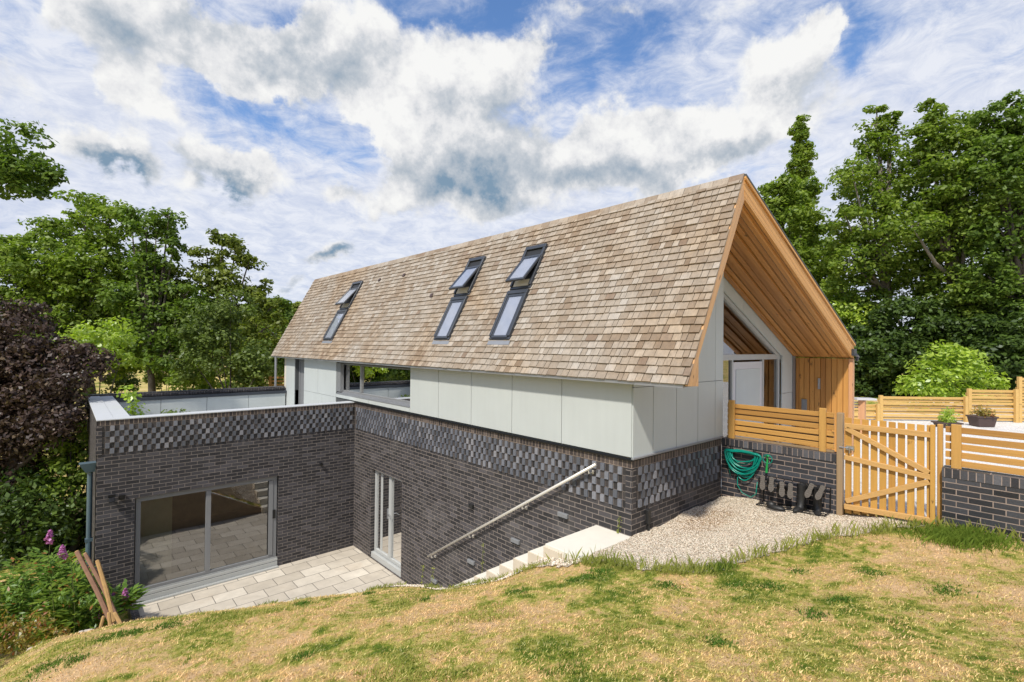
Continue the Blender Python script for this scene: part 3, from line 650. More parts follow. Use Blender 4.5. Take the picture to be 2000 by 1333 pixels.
# upper cladding: long side
TOPZ = 2.10
def panels(ax, pos, cuts, z0, z1, skip=(), name='cladding_panel', th=.02, zf=None):
    for a, b in zip(cuts[:-1], cuts[1:]):
        if (a, b) in skip: continue
        mb = MB()
        if ax == 0: mb.box(pos, a+.006, z0, pos+th, b-.006, z1)
        else:
            za, zb = (zf(a), zf(b)) if zf else (z1, z1)
            p, q = a+.006, b-.006; mb.hexa([(p, pos, z0), (q, pos, z0), (q, pos+th, z0), (p, pos+th, z0), (p, pos, za), (q, pos, zb), (q, pos+th, zb), (p, pos+th, za)])
        mb.build(name, MT['panel'], house)
ZB = H+.055
panels(0, -.012, [.0, 1.29, 2.45, 3.61, 4.73, 5.87], ZB, TOPZ)
panels(0, -.012, [9.97, 11.35, 12.53], ZB+.0, TOPZ); panels(0, -.012, [13.42, 14.28], .1, TOPZ)
panels(0, -.012, [5.87, 7.9, 9.97], ZB, 1.175)
panels(0, -.012, [9.97, 11.0, 12.53], 0.02, ZB-.008)
mb = MB(); wallgrid(mb, 0, .012, .2, .01, 14.28, H+.003, 2.12, [(5.87, 9.97, 1.175, 2.05), (12.53, 13.42, -.5, 2.08)]); mb.build('backing_wall', MT['joint'], house)
mb = MB(); mb.box(.015, L+.29, -.1, .2, 12.53, H); mb.box(.015, 13.42, -.1, .2, 14.28, H); mb.build('backing_wall', MT['joint'], house)
mb = MB(); mb.box(-.035, -.02, H+.003, .2, L-.02, H+.022); mb.build('drip_strip', MT['blackmetal'], house)
mb = MB(); mb.box(-.02, -.04, H+.024, G+.0, .0, H+.05); mb.build('ledge', MT['zinc'], house, bev=.003)
# gable cladding (left bay of the gable)
def under_left(x): return min(2.45+(x-.04)*1.732, 4.0)
def rake(x): return 5.019-.30-.426*(x-1.307)
def zroof(x): return min(2.42+(x-.04)*1.732 if x > .04 else 2.12, rake(x))-.01
J = 2.03
panels(1, -.012, [0, .50, 1.14, 1.80, 2.39, G], ZB-.004, J, th=.02)
cc = [0.01, .50, 1.14, 1.352, 1.80, 2.39, G]
mb = MB()
for a, b in ((0.012, .50), (.50, 1.14), (1.14, 1.80), (1.80, 2.39), (2.39, G)):
    for p, q in (((a, 1.352), (1.352, b)) if a < 1.352 < b else ((a, b),)):
        p2, q2 = p+(.004 if p == a else 0), q-(.004 if q == b else 0)
        mb.hexa([(p2, -.012, J+.008), (q2, -.012, J+.008), (q2, .008, J+.008), (p2, .008, J+.008), (p2, -.012, zroof(p2)), (q2, -.012, zroof(q2)), (q2, .008, zroof(q2)), (p2, .008, zroof(p2))])
mb.build('cladding_panel', MT['panel'], house)
mb = MB()
for p, q in ((.015, 1.352), (1.352, G-.002)):
    mb.hexa([(p, .012, H), (q, .012, H), (q, .2, H), (p, .2, H), (p, .012, zroof(p)-.004), (q, .012, zroof(q)-.004), (q, .2, zroof(q)-.004), (p, .2, zroof(p)-.004)])
mb.build('backing_wall', MT['joint'], house)
mb = MB(); mb.box(G-.003, -.012, H+.02, G+.02, .75, 4.0); mb.build('corner_trim', MT['panel'], house)

# roof deck, soffit and fascias
EZ = 2.153; RX, RZ = 1.307, 5.019; EX2, EZ2 = 6.80, 2.68
Y0, Y1 = -.885, 15.28
mb = MB(); mb.prism([(-.17, EZ-.02), (RX, RZ-.05), (EX2-.03, EZ2-.05), (EX2-.03, EZ2-.28), (1.345, 4.685), (.06, 2.44), (.06, EZ-.03)], Y0, Y1)
roof = mb.build('roof', MT['cedar_soffit'], house)
mb = MB(); mb.prism([(-.20, EZ-.03), (-.20, EZ), (RX, RZ), (RX, RZ-.16), (1.335, 4.70), (.045, 2.46), (.045, EZ-.04)], Y0-.045, Y0-.003)
mb.build('fascia', MT['cedar_fl'], roof)
mb = MB(); mb.prism([(RX+.001, RZ-.01), (EX2, EZ2), (EX2, EZ2-.30), (1.337, 4.695), (RX+.001, RZ-.16)], Y0-.05, Y0-.003)
mb.build('fascia', MT['cedar_fr'], roof)
mb = MB(); mb.prism([(RX+.001, RZ), (EX2+.02, EZ2+.02), (EX2+.02, EZ2-.02), (RX+.001, RZ-.05)], Y0-.075, Y0-.052)
mb.build('fascia_trim', MT['cedar_fr'], roof)
# soffit boards: every other board stands proud
mb = MB(); yb = Y0+.04; i = 0
while yb < .12:
    dz = .045 if i % 3 == 0 else .004
    mb.hexa([(1.36, yb, 4.68-dz-.012), (6.55, yb, rake(6.55)-dz-.012), (6.55, yb+.085, rake(6.55)-dz-.012), (1.36, yb+.085, 4.68-dz-.012), (1.36, yb, 4.68-.003), (6.55, yb, rake(6.55)-.003), (6.55, yb+.085, rake(6.55)-.003), (1.36, yb+.085, 4.68-.003)])
    yb += .105; i += 1
mb.build('soffit_boards', MT['cedar_soffit'], roof, bev=.003)
# right slope covering and black verge
mb = MB(); mb.prism([(RX, RZ+.0), (RX, RZ+.03), (EX2+.05, EZ2+.04), (EX2+.05, EZ2+.01)], Y0-.08, Y1); mb.build('roof_covering', MT['joint'], roof)
# shingles of the left slope, real overlapping pieces
SLEN = (Vector((RX, 0, RZ))-Vector((-.2, 0, EZ))).length; DS = Vector((RX+.2, 0, RZ-EZ)).normalized(); DN = Vector((-DS.z, 0, DS.x))
NC = 27; GA = SLEN/NC; mb = MB(); YA, YB = Y0-.05, Y1+.02
for r in range(NC):
    s0 = r*GA-.02; y_ = YA-random.uniform(0, .1)
    while y_ < YB:
        wd = random.choice((.08, .10, .13, .15, .17, .20)); a, b = max(y_, YA)+.0045, min(y_+wd, YB)-.0045; y_ += wd
        if b-a < .02: continue
        s1 = s0+random.uniform(-.006, .004); th = random.uniform(.018, .026); s2 = s0+GA+.05
        o_ = Vector((-.2, 0, EZ)); lift = .004+random.uniform(0, .004)
        def P_(s, y, h): v = o_+DS*s+DN*h; return (v.x, y, v.z)
        mb.hexa([P_(s1, a, lift), P_(s1, b, lift), P_(s2, b, 0.0), P_(s2, a, 0.0), P_(s1, a, lift+th+.006), P_(s1, b, lift+th+.006), P_(s2, b, .005), P_(s2, a, .005)])
mb.build('shingles', MT['shingle'], roof)
mb = MB(); y_ = YA
while y_ < YB:
    ln = random.uniform(.20, .26); e_ = min(y_+ln, YB)
    t0 = .028+random.uniform(0, .006)
    mb.prism([(RX-.058, RZ-.115+.02), (RX-.066, RZ-.10+.03), (RX+.0, RZ+t0+.01), (RX+.14, RZ-.06+t0+.015), (RX+.14, RZ-.06+.018), (RX, RZ+.008)], y_, e_-.006); y_ = e_-.0
mb.build('ridge_cap', MT['shingle'], roof)
# eave strip
mb = MB(); mb.box(-.215, Y0+.02, EZ-.055, -.175, Y1, EZ-.012); mb.build('gutter', MT['zinc'], roof)
mb = MB(); mb.box(-.172, Y0+.02, EZ-.045, .055, Y1, EZ-.032); mb.build('eave_soffit', MT['frame'], roof)
# roof windows
def S(s, y, h): v = Vector((-.2, 0, EZ))+DS*s+DN*h; return Vector((v.x, y, v.z))
def sbox(mb, s0, s1, y0, y1, h0, h1, piv=None, ang=0):
    pts = []
    for h in (h0, h1):
        for s, y in ((s0, y0), (s0, y1), (s1, y1), (s1, y0)):
            if piv: ds, dh = s-piv[0], h-piv[1]; s_, h_ = piv[0]+ds*math.cos(ang)-dh*math.sin(ang), piv[1]+ds*math.sin(ang)+dh*math.cos(ang)
            else: s_, h_ = s, h
            pts.append(S(s_, y, h_))
    mb.hexa(pts)
def skyl(y0, y1, s0, s1, opened, lab):
    mb = MB(); fw = .055; H1 = .085
    sbox(mb, s0, s0+fw, y0, y1, .0, H1-.03); sbox(mb, s1-fw*1.5, s1, y0, y1, .0, H1); sbox(mb, s0+fw+.001, s1-fw*1.5-.001, y0, y0+fw, .0, H1); sbox(mb, s0+fw+.001, s1-fw*1.5-.001, y1-fw, y1, .0, H1)
    k = mb.build('skylight', MT['darkframe'], house, bev=.004); k['label'] = lab
    piv, ang = ((s0+.70, .07), -math.radians(15)) if opened else (None, 0)
    a, b, c, d = s0+.02, s1-.09, y0+.062, y1-.062
    mb = MB(); f2 = .05
    if opened: c, d = y0+.005, y1-.06; b = s0+.72
    lo, hi = (.065, .10) if opened else (.05, .075)
    for q in ((a, a+f2, c, d), (b-f2, b, c, d), (a+f2+.001, b-f2-.001, c, c+f2*.8), (a+f2+.001, b-f2-.001, d-f2*.8, d)): sbox(mb, *q, lo, hi, piv, ang)
    mb.build('sash', MT['darkframe'], k, bev=.003)
    tmp = MB(); sbox(tmp, a+f2+.002, b-f2-.002, c+f2*.8+.002, d-f2*.8-.002, lo+.012, hi-.006, piv, ang); mb = MB(); mb.quad(*[tmp.v[i] for i in (4, 5, 6, 7)]); pn = mb.build('pane', MT['skyglass'], k, flip=False)
    if (Vector(tmp.v[5])-Vector(tmp.v[4])).cross(Vector(tmp.v[6])-Vector(tmp.v[5])).dot(DN) < 0: pn.data.flip_normals()
    mb = MB(); sbox(mb, a+f2+.002, b-f2-.002, c+f2*.8+.002, d-f2*.8-.002, lo+.002, lo+.008, piv, ang); mb.build('sky_backing', MT['sky_backing'], k)  # added pale sheet under the pane, stands in for reflected sky
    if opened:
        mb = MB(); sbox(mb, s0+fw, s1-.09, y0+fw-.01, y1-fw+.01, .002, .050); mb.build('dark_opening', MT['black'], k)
        mb = MB(); sbox(mb, s0+fw+.002, s0+.2, y0+fw+.01, y1-fw-.01, .051, .056); mb.build('lining', MT['cream'], k)
    else:
        mb = MB(); sbox(mb, s0-.10, s0-.004, y0-.02, y1+.02, .022, .03); mb.build('flashing', MT['zinc'], k)
for y0, y1, nm in ((2.60, 3.16, 'nearest to the gable'), (4.46, 5.02, 'middle of the three pairs'), (10.44, 11.12, 'furthest from the gable')):
    skyl(y0, y1, .60, 1.64, False, 'closed lower roof window, %s' % nm); skyl(y0, y1, 1.68, 2.66, True, 'tilted open upper roof window, %s' % nm)
for y, s in ((5.95, 1.75), (9.3, 2.55), (7.9, 2.55)):   # dark little vent tiles
    mb = MB(); sbox(mb, s, s+.09, y, y+.10, .02, .05); mb.build('roof_vent', MT['planter'], roof)

# windows and doors of the long side
def framed(name, label, ax, pos, u0, u1, z0, z1, bars, fw=.06, dep=.07, gm='glass', fm='frame', hbars=()):
    mb = MB()
    def bx(a, b, c, d, e=0): mb.box(pos+e, a, c, pos+dep, b, d) if ax == 0 else mb.box(a, pos+e, c, b, pos+dep, d)
    bx(u0, u1, z0, z0+fw); bx(u0, u1, z1-fw, z1); bx(u0, u0+fw, z0+fw+.001, z1-fw-.001); bx(u1-fw, u1, z0+fw+.001, z1-fw-.001)
    for b, w_ in bars: bx(b-w_/2, b+w_/2, z0+fw+.001, z1-fw-.001, -.004)
    for b, w_ in hbars: bx(u0+fw+.001, u1-fw-.001, b-w_/2, b+w_/2, -.004)
    o = mb.build(name, MT[fm], house, bev=.004); 
    if label: o['label'] = label
    edges = [u0+fw]+[b for b, _ in bars]+[u1-fw]
    for a, b in zip(edges[:-1], edges[1:]):
        mb = MB()
        if ax == 0: mb.quad((pos+.035, a, z0+.03), (pos+.035, b, z0+.03), (pos+.035, b, z1-.03), (pos+.035, a, z1-.03))
        else: mb.quad((a, pos+.035, z0+.03), (b, pos+.035, z0+.03), (b, pos+.035, z1-.03), (a, pos+.035, z1-.03))
        mb.build('pane', MT[gm], o, flip=False)
    return o
wn = framed('window', 'wide ribbon window under the eave', 0, .10, 5.90, 9.94, 1.24, 2.06, [(8.62, .07)], .05, gm='glassdark')
mb = MB(); 
for k in range(3): mb.box(-.02+.035*k, 5.90, 1.178+.022*k, .17, 9.94, 1.198+.022*k)
mb.build('sill', MT['zinc'], wn)
mb = MB(); mb.box(.0, 9.70, 1.245, .10, 9.965, 2.05); mb.build('reveal', MT['frame'], wn)
dr = framed('door', 'grey door in a deep reveal at the far end of the long side', 0, .12, 12.55, 13.40, .02, 2.06, [], .09); mb = MB(); mb.box(.14, 12.65, .1, .16, 13.3, 1.98); mb.build('door_panel', MT['frame'], dr)
fd = framed('french_door', 'glazed double door at the foot of the steps', 0, .10, 6.22, 7.72, PZ+.16, -.535, [(6.93, .12)], .075, fm='framelight')
mb = MB(); mb.box(.02, 6.21, PZ+.022, .20, 7.73, PZ+.15); mb.build('threshold', MT['framelight'], fd)
mb = MB(); mb.box(.06, 6.98, -1.62, .095, 7.01, -1.38); mb.tube([(.07, 6.9, -1.5), (.02, 6.9, -1.5), (.02, 6.74, -1.5)], .011); mb.build('handle', MT['steel'], fd)
mb = MB(); mb.box(.13, 7.36, PZ+.25, .15, 7.46, -.62); mb.build('mullion', MT['framelight'], fd)
# sliding door of the extension
sdr = framed('sliding_door', 'wide two panel sliding glass door onto the patio', 1, L+.07, -4.66, -1.92, PZ+.20, -.62, [(-3.36, .10)], .085)
mb = MB(); mb.box(-2.02+.0, L+.05, -1.62, -1.955, L+.069, -1.42); mb.build('handle', MT['blackmetal'], sdr)
mb = MB(); mb.box(-2.11, L+.058, PZ+.29, -2.012, L+.069, -.71); mb.build('sash_stile', MT['frame'], sdr)
mb = MB(); mb.box(-4.67, L+.0, PZ+.14, -1.91, L+.07, PZ+.195)
for k in range(2): mb.box(-4.67, L+.02+.02*k, PZ+.2+.012*k, -1.91, L+.03+.02*k, PZ+.212+.012*k)
mb.build('sill', MT['framelight'], sdr)
mb = MB(); mb.box(-4.67, L-.10, PZ+.004, -1.91, L-.002, PZ+.03)
for k in range(90): mb.box(-4.66+k*.0305, L-.095, PZ+.031, -4.66+k*.0305+.017, L-.008, PZ+.038)
mb.box(-4.66, L-.02, PZ+.04, -1.92, L-.002, PZ+.13)
mb.build('drain_grating', MT['framelight'], sdr)
# rooms behind the glass
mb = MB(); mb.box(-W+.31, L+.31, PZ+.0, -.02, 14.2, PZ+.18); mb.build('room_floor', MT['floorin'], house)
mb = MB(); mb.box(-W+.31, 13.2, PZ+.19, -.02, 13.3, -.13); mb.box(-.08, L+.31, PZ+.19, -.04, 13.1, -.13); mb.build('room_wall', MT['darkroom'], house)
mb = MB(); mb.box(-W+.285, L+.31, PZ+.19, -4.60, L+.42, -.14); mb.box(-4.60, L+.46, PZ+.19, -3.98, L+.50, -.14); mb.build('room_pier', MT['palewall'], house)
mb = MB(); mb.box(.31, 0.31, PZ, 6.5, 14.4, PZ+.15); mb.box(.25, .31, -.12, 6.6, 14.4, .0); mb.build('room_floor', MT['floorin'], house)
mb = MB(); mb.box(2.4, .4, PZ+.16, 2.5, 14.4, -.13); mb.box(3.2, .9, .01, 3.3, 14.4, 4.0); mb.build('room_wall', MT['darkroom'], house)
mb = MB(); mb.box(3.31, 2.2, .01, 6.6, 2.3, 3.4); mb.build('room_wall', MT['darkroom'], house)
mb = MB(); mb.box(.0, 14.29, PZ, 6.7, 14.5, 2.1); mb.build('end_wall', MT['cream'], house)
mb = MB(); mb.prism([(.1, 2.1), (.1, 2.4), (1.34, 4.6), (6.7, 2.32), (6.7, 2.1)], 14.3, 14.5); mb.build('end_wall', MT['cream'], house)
mb = MB(); mb.box(6.86-.03, -.80, -2.7, 6.90, 14.5, EZ2-.30); mb.build('side_wall', MT['cedar_clad'], house)

# glazed recess in the gable
YR = .20
mb = MB()     # raking grey panel band under the soffit
for k in range(3):
    a, b = G+.02+k*1.31, G+.02+(k+1)*1.31-.008
    mb.hexa([(a, YR, rake(a)-.30), (b, YR, rake(b)-.30), (b, YR+.03, rake(b)-.30), (a, YR+.03, rake(a)-.30), (a, YR, rake(a)-.02), (b, YR, rake(b)-.02), (b, YR+.03, rake(b)-.02), (a, YR+.03, rake(a)-.02)])
mb.build('raking_panel', MT['panel'], house)
gz = MB(); gz.beam((G+.02, YR+.07, rake(G)-.345), (6.55, YR+.07, rake(6.55)-.345), .07, .07, (0, 1, 0)); gz.box(G+.02, YR+.05, 2.36, 6.05, YR+.12, 2.47)
gz.box(3.60, YR+.05, .02, 3.66, YR+.11, 2.36); gz.box(5.02, YR+.05, .02, 5.10, YR+.11, 2.36); gz.box(5.86, YR+.05, .02, 5.95, YR+.11, 2.36); gz.box(3.0, YR+.05, .02, 3.06, YR+.11, 2.36)
scr = gz.build('glazed_screen', MT['framelight'], house, bev=.004)
mb = MB(); mb.add([(G+.02, YR+.085, 2.47), (5.95, YR+.085, 2.47), (G+.02, YR+.085, rake(G)-.38)], [(0, 1, 2)]); mb.quad((G+.02, YR+.085, .02), (3.6, YR+.085, .02), (3.6, YR+.085, 2.36), (G+.02, YR+.085, 2.36)); mb.quad((5.10, YR+.085, .02), (5.86, YR+.085, .02), (5.86, YR+.085, 2.36), (5.10, YR+.085, 2.36))
mb.build('pane', MT['glass'], scr, flip=False)
mb = MB(); mb.box(3.665, YR+.06, .03, 5.015, YR+.10, 2.32); dl = mb.build('door_leaf', MT['white'], scr)
mb = MB(); mb.box(3.78, YR+.052, .15, 4.90, YR+.058, 2.18); mb.build('door_panel', MT['panel'], scr)
mb = MB(); mb.box(5.96, YR+.0, .02, 6.55, YR+.03, 1.60); mb.hexa([(5.96, YR-.003, 1.61), (6.55, YR-.003, 1.61), (6.55, YR+.027, 1.61), (5.96, YR+.027, 1.61), (5.96, YR-.003, rake(5.96)-.305), (6.55, YR-.003, rake(6.55)-.305), (6.55, YR+.027, rake(6.55)-.305), (5.96, YR+.027, rake(5.96)-.305)]); mb.build('side_panel', MT['panel'], house)
mb = MB(); mb.box(6.56, YR-.02, .02, 6.70, YR+.06, 2.5); mb.build('jamb', MT['frame'], house)
# cedar boarded cheek wall
mb = MB(); yb = Y0+.03; i = 0
while yb < .17:
    mb.box(6.73-(.018 if i % 2 else 0), yb, -.05, 6.80, min(yb+.10, .175), rake(6.73)-.02); yb += .108; i += 1
ck = mb.build('cedar_wall', MT['cedar_clad'], house, bev=.003)
mb = MB(); 
for k in range(2): mb.box(6.705+k*.065, Y0-.05, -.05, 6.705+k*.065+.062, Y0+.025, EZ2-.29)
mb.build('corner_boards', MT['cedar_end'], ck)
mb = MB(); mb.box(6.66, -.33, 1.70, 6.72, -.29, 1.94); mb.box(6.655, -.325, 1.71, 6.66, -.295, 1.93); o = mb.build('wall_light', MT['steel'], house); o['label'] = 'slim vertical wall light on the cedar boarding'
mb = MB(); mb.box(6.69, -.06, 1.18, 6.711, .05, 1.45); mb.build('entry_panel', MT['frame'], house, bev=.004)
mb = MB(); mb.box(6.60, Y0-.10, EZ2-.22, 6.80, Y0-.052, EZ2-.08); mb.tube([(6.7, Y0-.11, EZ2-.2), (6.85, Y0-.11, EZ2-.24), (6.88, Y0-.08, EZ2-.33)], .03); mb.build('gutter_end', MT['darkframe'], house)
# small wall fittings
for i, (y, z) in enumerate(((1.23, -.02), (2.31, -.74), (3.54, -1.50), (4.79, -2.30))):
    mb = MB(); mb.box(-.05, y-.10, z-.035, -.001, y+.10, z+.035); o = mb.build('step_light', MT['frame'], house, bev=.006); mb = MB(); mb.box(-.052, y-.085, z-.05, -.001, y+.085, z-.037); mb.build('step_light_lens', MT['black'], o)
mb = MB(); mb.box(-.045, 3.50, -.49, -.001, 3.62, -.42); mb.build('air_vent', MT['black'], house)
mb = MB(); mb.tube([(-5.08, L-.01, -.50), (-5.08, L-.09, -.50)], .028); mb.obox((-5.06, L-.13, -.53), (.045, 0, 0), (0, .075, -.02), (0, .01, .04)); mb.obox((-5.06, L-.12, -.45), (.06, 0, 0), (0, .02, 0), (0, 0, .03)); o = mb.build('security_light', MT['blackmetal'], house, bev=.006); o['label'] = 'black floodlight with sensor beside the sliding door'
mb = MB(); mb.box(-4.95, L-.07, -.56, -4.85, L-.001, -.47); mb.build('sensor', MT['blackmetal'], house, bev=.008)
mb = MB(); mb.tube([(-.90, L-.001, -.47), (-.90, L-.07, -.47)], .04); mb.build('wall_spot', MT['blackmetal'], house)
mb = MB(); mb.box(.33, -.05, .10, .41, -.001, .30); mb.tube([(.37, -.03, .11), (.37, -.03, .0)], .02); mb.build('outlet_box', MT['black'], house, bev=.006)
# hopper and downpipes
mb = MB(); mb.hexa([(-W-.16, L+.12, .02), (-W-.02, L+.12, .02), (-W-.02, L+.26, .02), (-W-.16, L+.26, .02), (-W-.26, L+.08, .2), (-W-.0, L+.08, .2), (-W-.0, L+.30, .2), (-W-.26, L+.30, .2)]); mb.tube([(-W-.09, L+.19, .03), (-W-.09, L+.19, -1.3)], .045, 12); mb.tube([(-W-.09, L+.19, -1.3), (-W-.09, L+.19, PZ)], .05, 12)
mb.box(-W-.15, L+.14, -1.35, -W-.03, L+.24, -1.29); mb.build('downpipe', MT['pipe'], house)
mb = MB(); mb.tube([(-.19, 14.85, EZ-.04), (-.19, 14.85, -1.0)], .04, 10); mb.build('downpipe', MT['zinc'], house)
# handrail
mb = MB(); mb.tube([(-.10, .54, .90), (-.10, 4.91, -1.81)], .024, 12); hr = mb.build('handrail', MT['rail'], house, smooth=True); hr['label'] = 'sloping pale metal handrail above the steps'
for t in (.03, .35, .68, .97):
    y = .54+4.37*t; z = .90-2.71*t; mb = MB(); mb.tube([(-.10, y, z-.02), (-.10, y, z-.07), (-.001, y, z-.07)], .009); mb.tube([(-.012, y, z-.07), (-.001, y, z-.07)], .03, 10); mb.build('bracket', MT['rail'], hr)

# ------------------------------------------------------------------ steps, retaining wall
steps = thing('outdoor_steps', (-.53, .3, PZ), 'pale concrete steps running down beside the long brick wall', 'steps')
mb = MB(); mb.box(-1.068, -.02+.02, -.20, -.003, .60, .0); mb.build('landing', MT['concrete'], steps, bev=.006)
NS = 15; RH = (-PZ)/NS; TR = .293
for k in range(1, NS):
    y0 = .60+(k-1)*TR; mb = MB(); mb.box(-1.068, y0+.0015, -k*RH-.35 if -k*RH-.35 > PZ else PZ+.001, -.003, y0+TR, -k*RH); o = mb.build('step', MT['concrete'], steps, bev=.005)
mb = MB(); mb.box(-1.098, .30, -.19, -1.0695, .60, -.03)
for k in range(1, NS): mb.box(-1.098, .60+(k-1)*TR+.001, max(PZ, -k*RH-.45), -1.0695, .60+k*TR, -k*RH-.004)
mb.build('side_face', MT['concside'], steps)
mb = MB()
for a_, b_ in zip(np.arange(-5.3, -1.15, .35), np.arange(-4.95, -.9, .35)):
    b_ = min(b_, -1.10); za, zb = hz(a_, 4.5)-.02, hz(b_, 4.5)-.02; mb.hexa([(a_, 4.42, PZ-.2), (b_, 4.42, PZ-.2), (b_, 4.61, PZ-.2), (a_, 4.61, PZ-.2), (a_, 4.42, za), (b_, 4.42, zb), (b_, 4.61, zb), (a_, 4.61, za)])
mb.v and None; o = mb.build('retaining_wall', MT['cream'], None); tag(o, 'rough brown rendered retaining wall facing the patio below the lawn', 'wall')
o.data.materials[0] = plain('rough_brown_render', (.36, .26, .16), .95, 0, .5, 6, bmp=.02)
# short blue brick edging beside the patio
mb = MB(); mb.box(-4.78, 7.25, PZ-.1, -4.655, L-.10, PZ+.16); kb = mb.build('brick_edging', MT['blue']); tag(kb, 'short blue brick edging at the left end of the patio', 'edging')

# ------------------------------------------------------------------ low walls, fences, gate
def lowwall(name, y0, y1, zt, label):
    o = thing(name, (G, (y0+y1)/2, 0), label, 'wall'); mb = MB(); mb.box(G, min(y0, y1), -.3, G+.215, max(y0, y1), zt-.113); mb.build('wall_face', MT['blue'], o)
    mb = MB(); mb.box(G-.006, min(y0, y1)-.001, zt-.113, G+.22, max(y0, y1)+.001, zt); mb.build('brick_on_edge_coping', MT['bluecap'], o); return o
lowwall('garden_wall', -.006, -1.72, 1.045, 'dark blue brick garden wall with the hose, between house and gate')
lowwall('garden_wall', -2.90, -8.5, 1.075, 'dark blue brick garden wall to the right of the gate')
def slats(y0, y1, z0, z1, cnt, gap, mat_, parent, x=G+.09, jit=.003):
    mb = MB(); h = (z1-z0-gap*(cnt-1))/cnt
    for k in range(cnt):
        a = z0+k*(h+gap); d = random.uniform(-jit, jit); e_ = random.uniform(-jit, jit)
        mb.hexa([(x, y0, a+d), (x+.022, y0, a+d), (x+.022, y1, a+e_), (x, y1, a+e_), (x, y0, a+h+d), (x+.022, y0, a+h+d), (x+.022, y1, a+h+e_), (x, y1, a+h+e_)])
    return mb.build('slat_panel', MT[mat_], parent, bev=.003)
f1 = thing('slat_fence', (G+.1, -.9, 1.05), 'low horizontal slat fence on the wall above the green hose', 'fence')
slats(-.06, -1.66, 1.10, 1.64, 6, .022, 'pine_h', f1)
mb = MB(); mb.box(G+.085, -1.66, 1.05, G+.12, -.05, 1.085); mb.build('bottom_rail', MT['pine_old'], f1)
slats(-.10, -1.64, 1.11, 1.62, 4, .05, 'pine_old', f1, x=G+.165)
for y, wdt in ((-.12, .05), (-.17, .05), (-1.52, .09)):
    mb = MB(); mb.box(G+.045, y-wdt/2, 1.047, G+.088, y+wdt/2, 1.70); mb.build('post', MT['pine_v'], f1, bev=.004)
gp = MB(); gp.box(G-.03, -1.80, .0, G+.07, -1.725, 1.66); gpo = gp.build('gate_post', MT['pine_old'], bev=.005); tag(gpo, 'weathered timber gate post on the latch side next to the boots', 'post')
gp = MB(); gp.box(G+.075, -2.895, .0, G+.15, -2.84, 1.62); gpo = gp.build('gate_post', MT['pine_v'], bev=.005); tag(gpo, 'timber gate post on the hinge side against the right hand wall', 'post')
f2 = thing('slat_fence', (G+.1, -5, 1.08), 'horizontal slat fence with wide gaps on the right hand wall', 'fence')
slats(-2.92, -8.5, 1.10, 1.60, 5, .026, 'pine_h', f2, x=G+.10, jit=.005)
for y in (-3.03, -4.6, -6.2):
    mb = MB(); mb.box(G+.055, y-.05, 1.077, G+.099, y+.05, 1.64); mb.build('post', MT['pine_v'], f2, bev=.004)
gate = thing('garden_gate', (G, -2.3, .25), 'ledged and braced picket gate of orange treated timber', 'gate')
GY0, GY1 = -1.815, -2.835
mb = MB(); kn = 10; pit = (GY0-GY1)/kn
for k in range(kn):
    a = GY1+k*pit; zb = hz(G, a)+.05
    mb.box(G+.0, a+.012, zb, G+.02, a+pit-.012, 1.60+random.uniform(-.006, .006))
mb.build('pales', MT['pine_gate'], gate, bev=.003)
def rail(z0, z1, name='rail', m='pine_rail', h=.075):
    mb = MB(); mb.beam((G-.022, GY0-.01, z0), (G-.022, GY1+.01, z1), .042, h); return mb.build(name, MT[m], gate, bev=.004)
rail(1.485, 1.485); rail(1.03, .93, h=.07); rail(.32, .37)
for a, b in (((1.45), (.99)), ((.40), (.87))):
    mb = MB(); mb.beam((G-.024, GY0-.03, a), (G-.024, GY1+.06, b), .038, .07); mb.build('brace', MT['pine_rail'], gate, bev=.004)
mb = MB(); mb.box(G-.045, GY1+.0, .30, G-.002, GY1+.05, 1.62); mb.build('stile', MT['pine_gate'], gate, bev=.004)
mb = MB(); mb.tube([(G-.04, GY0+.05, 1.17), (G-.04, GY0-.12, 1.17)], .008); mb.box(G-.035, GY0-.13, 1.14, G-.003, GY0-.03, 1.20); mb.tube([(G-.06, GY0-.08, 1.19), (G-.06, GY0-.08, 1.10)], .01); mb.build('latch', MT['steel'], gate)

# hose
hose = thing('garden_hose', (G-.05, -.42, .5), 'coiled green garden hose hanging on the blue brick wall', 'hose')
mb = MB(); rr = random.Random(3)
for k in range(14):
    cy, cz = -.40+rr.uniform(-.04, .04), .90; wd = rr.uniform(.20, .30); dp = rr.uniform(.12, .42); x0 = G-.03-rr.uniform(0, .06); pts = []
    for i in range(33):
        t = 2*math.pi*i/32; s_ = math.sin(t); yy_ = cy+wd*math.cos(t)*(1-.12*max(0, -s_)); zz_ = cz-.07+(.05*s_ if s_ > 0 else dp*s_)+.012*math.sin(3*t+k)
        pts.append((x0+.01*math.sin(2*t+k), yy_, zz_))
    mb.tube(pts, .0125, 6, False)
mb.tube([(G-.05, -.17, .80), (G-.06, -.15, .62), (G-.05, -.18, .44)], .008, 6); mb.tube([(G-.05, -.30, .50), (G-.05, -.30, .30), (G-.05, -.38, .19), (G-.05, -.52, .15), (G-.05, -.60, .22), (G-.05, -.62, .42)], .008, 6)
mb.build('coil', MT['hose'], hose, smooth=True)
mb = MB(); mb.tube([(G-.06, -.78, .85), (G-.05, -.76, .60)], [.012, .02], 8); mb.tube([(G-.09, -.80, .88), (G-.03, -.74, .84)], .014, 8); mb.build('spray_gun', MT['hose2'], hose)
mb = MB(); 
for i in range(17):
    pass
mb.tube([(G-.06, -.78+.07*math.cos(i*.4), .82+.07*math.sin(i*.4)) for i in range(17)], .008, 6, False); mb.build('coil_end', MT['hose'], hose)
mb = MB(); mb.tube([(G, -.20, .93), (G-.10, -.20, .91), (G-.11, -.20, .95)], .008); mb.tube([(G, -.58, .93), (G-.10, -.58, .91), (G-.11, -.58, .95)], .008); mb.build('hook', MT['blackmetal'], hose)
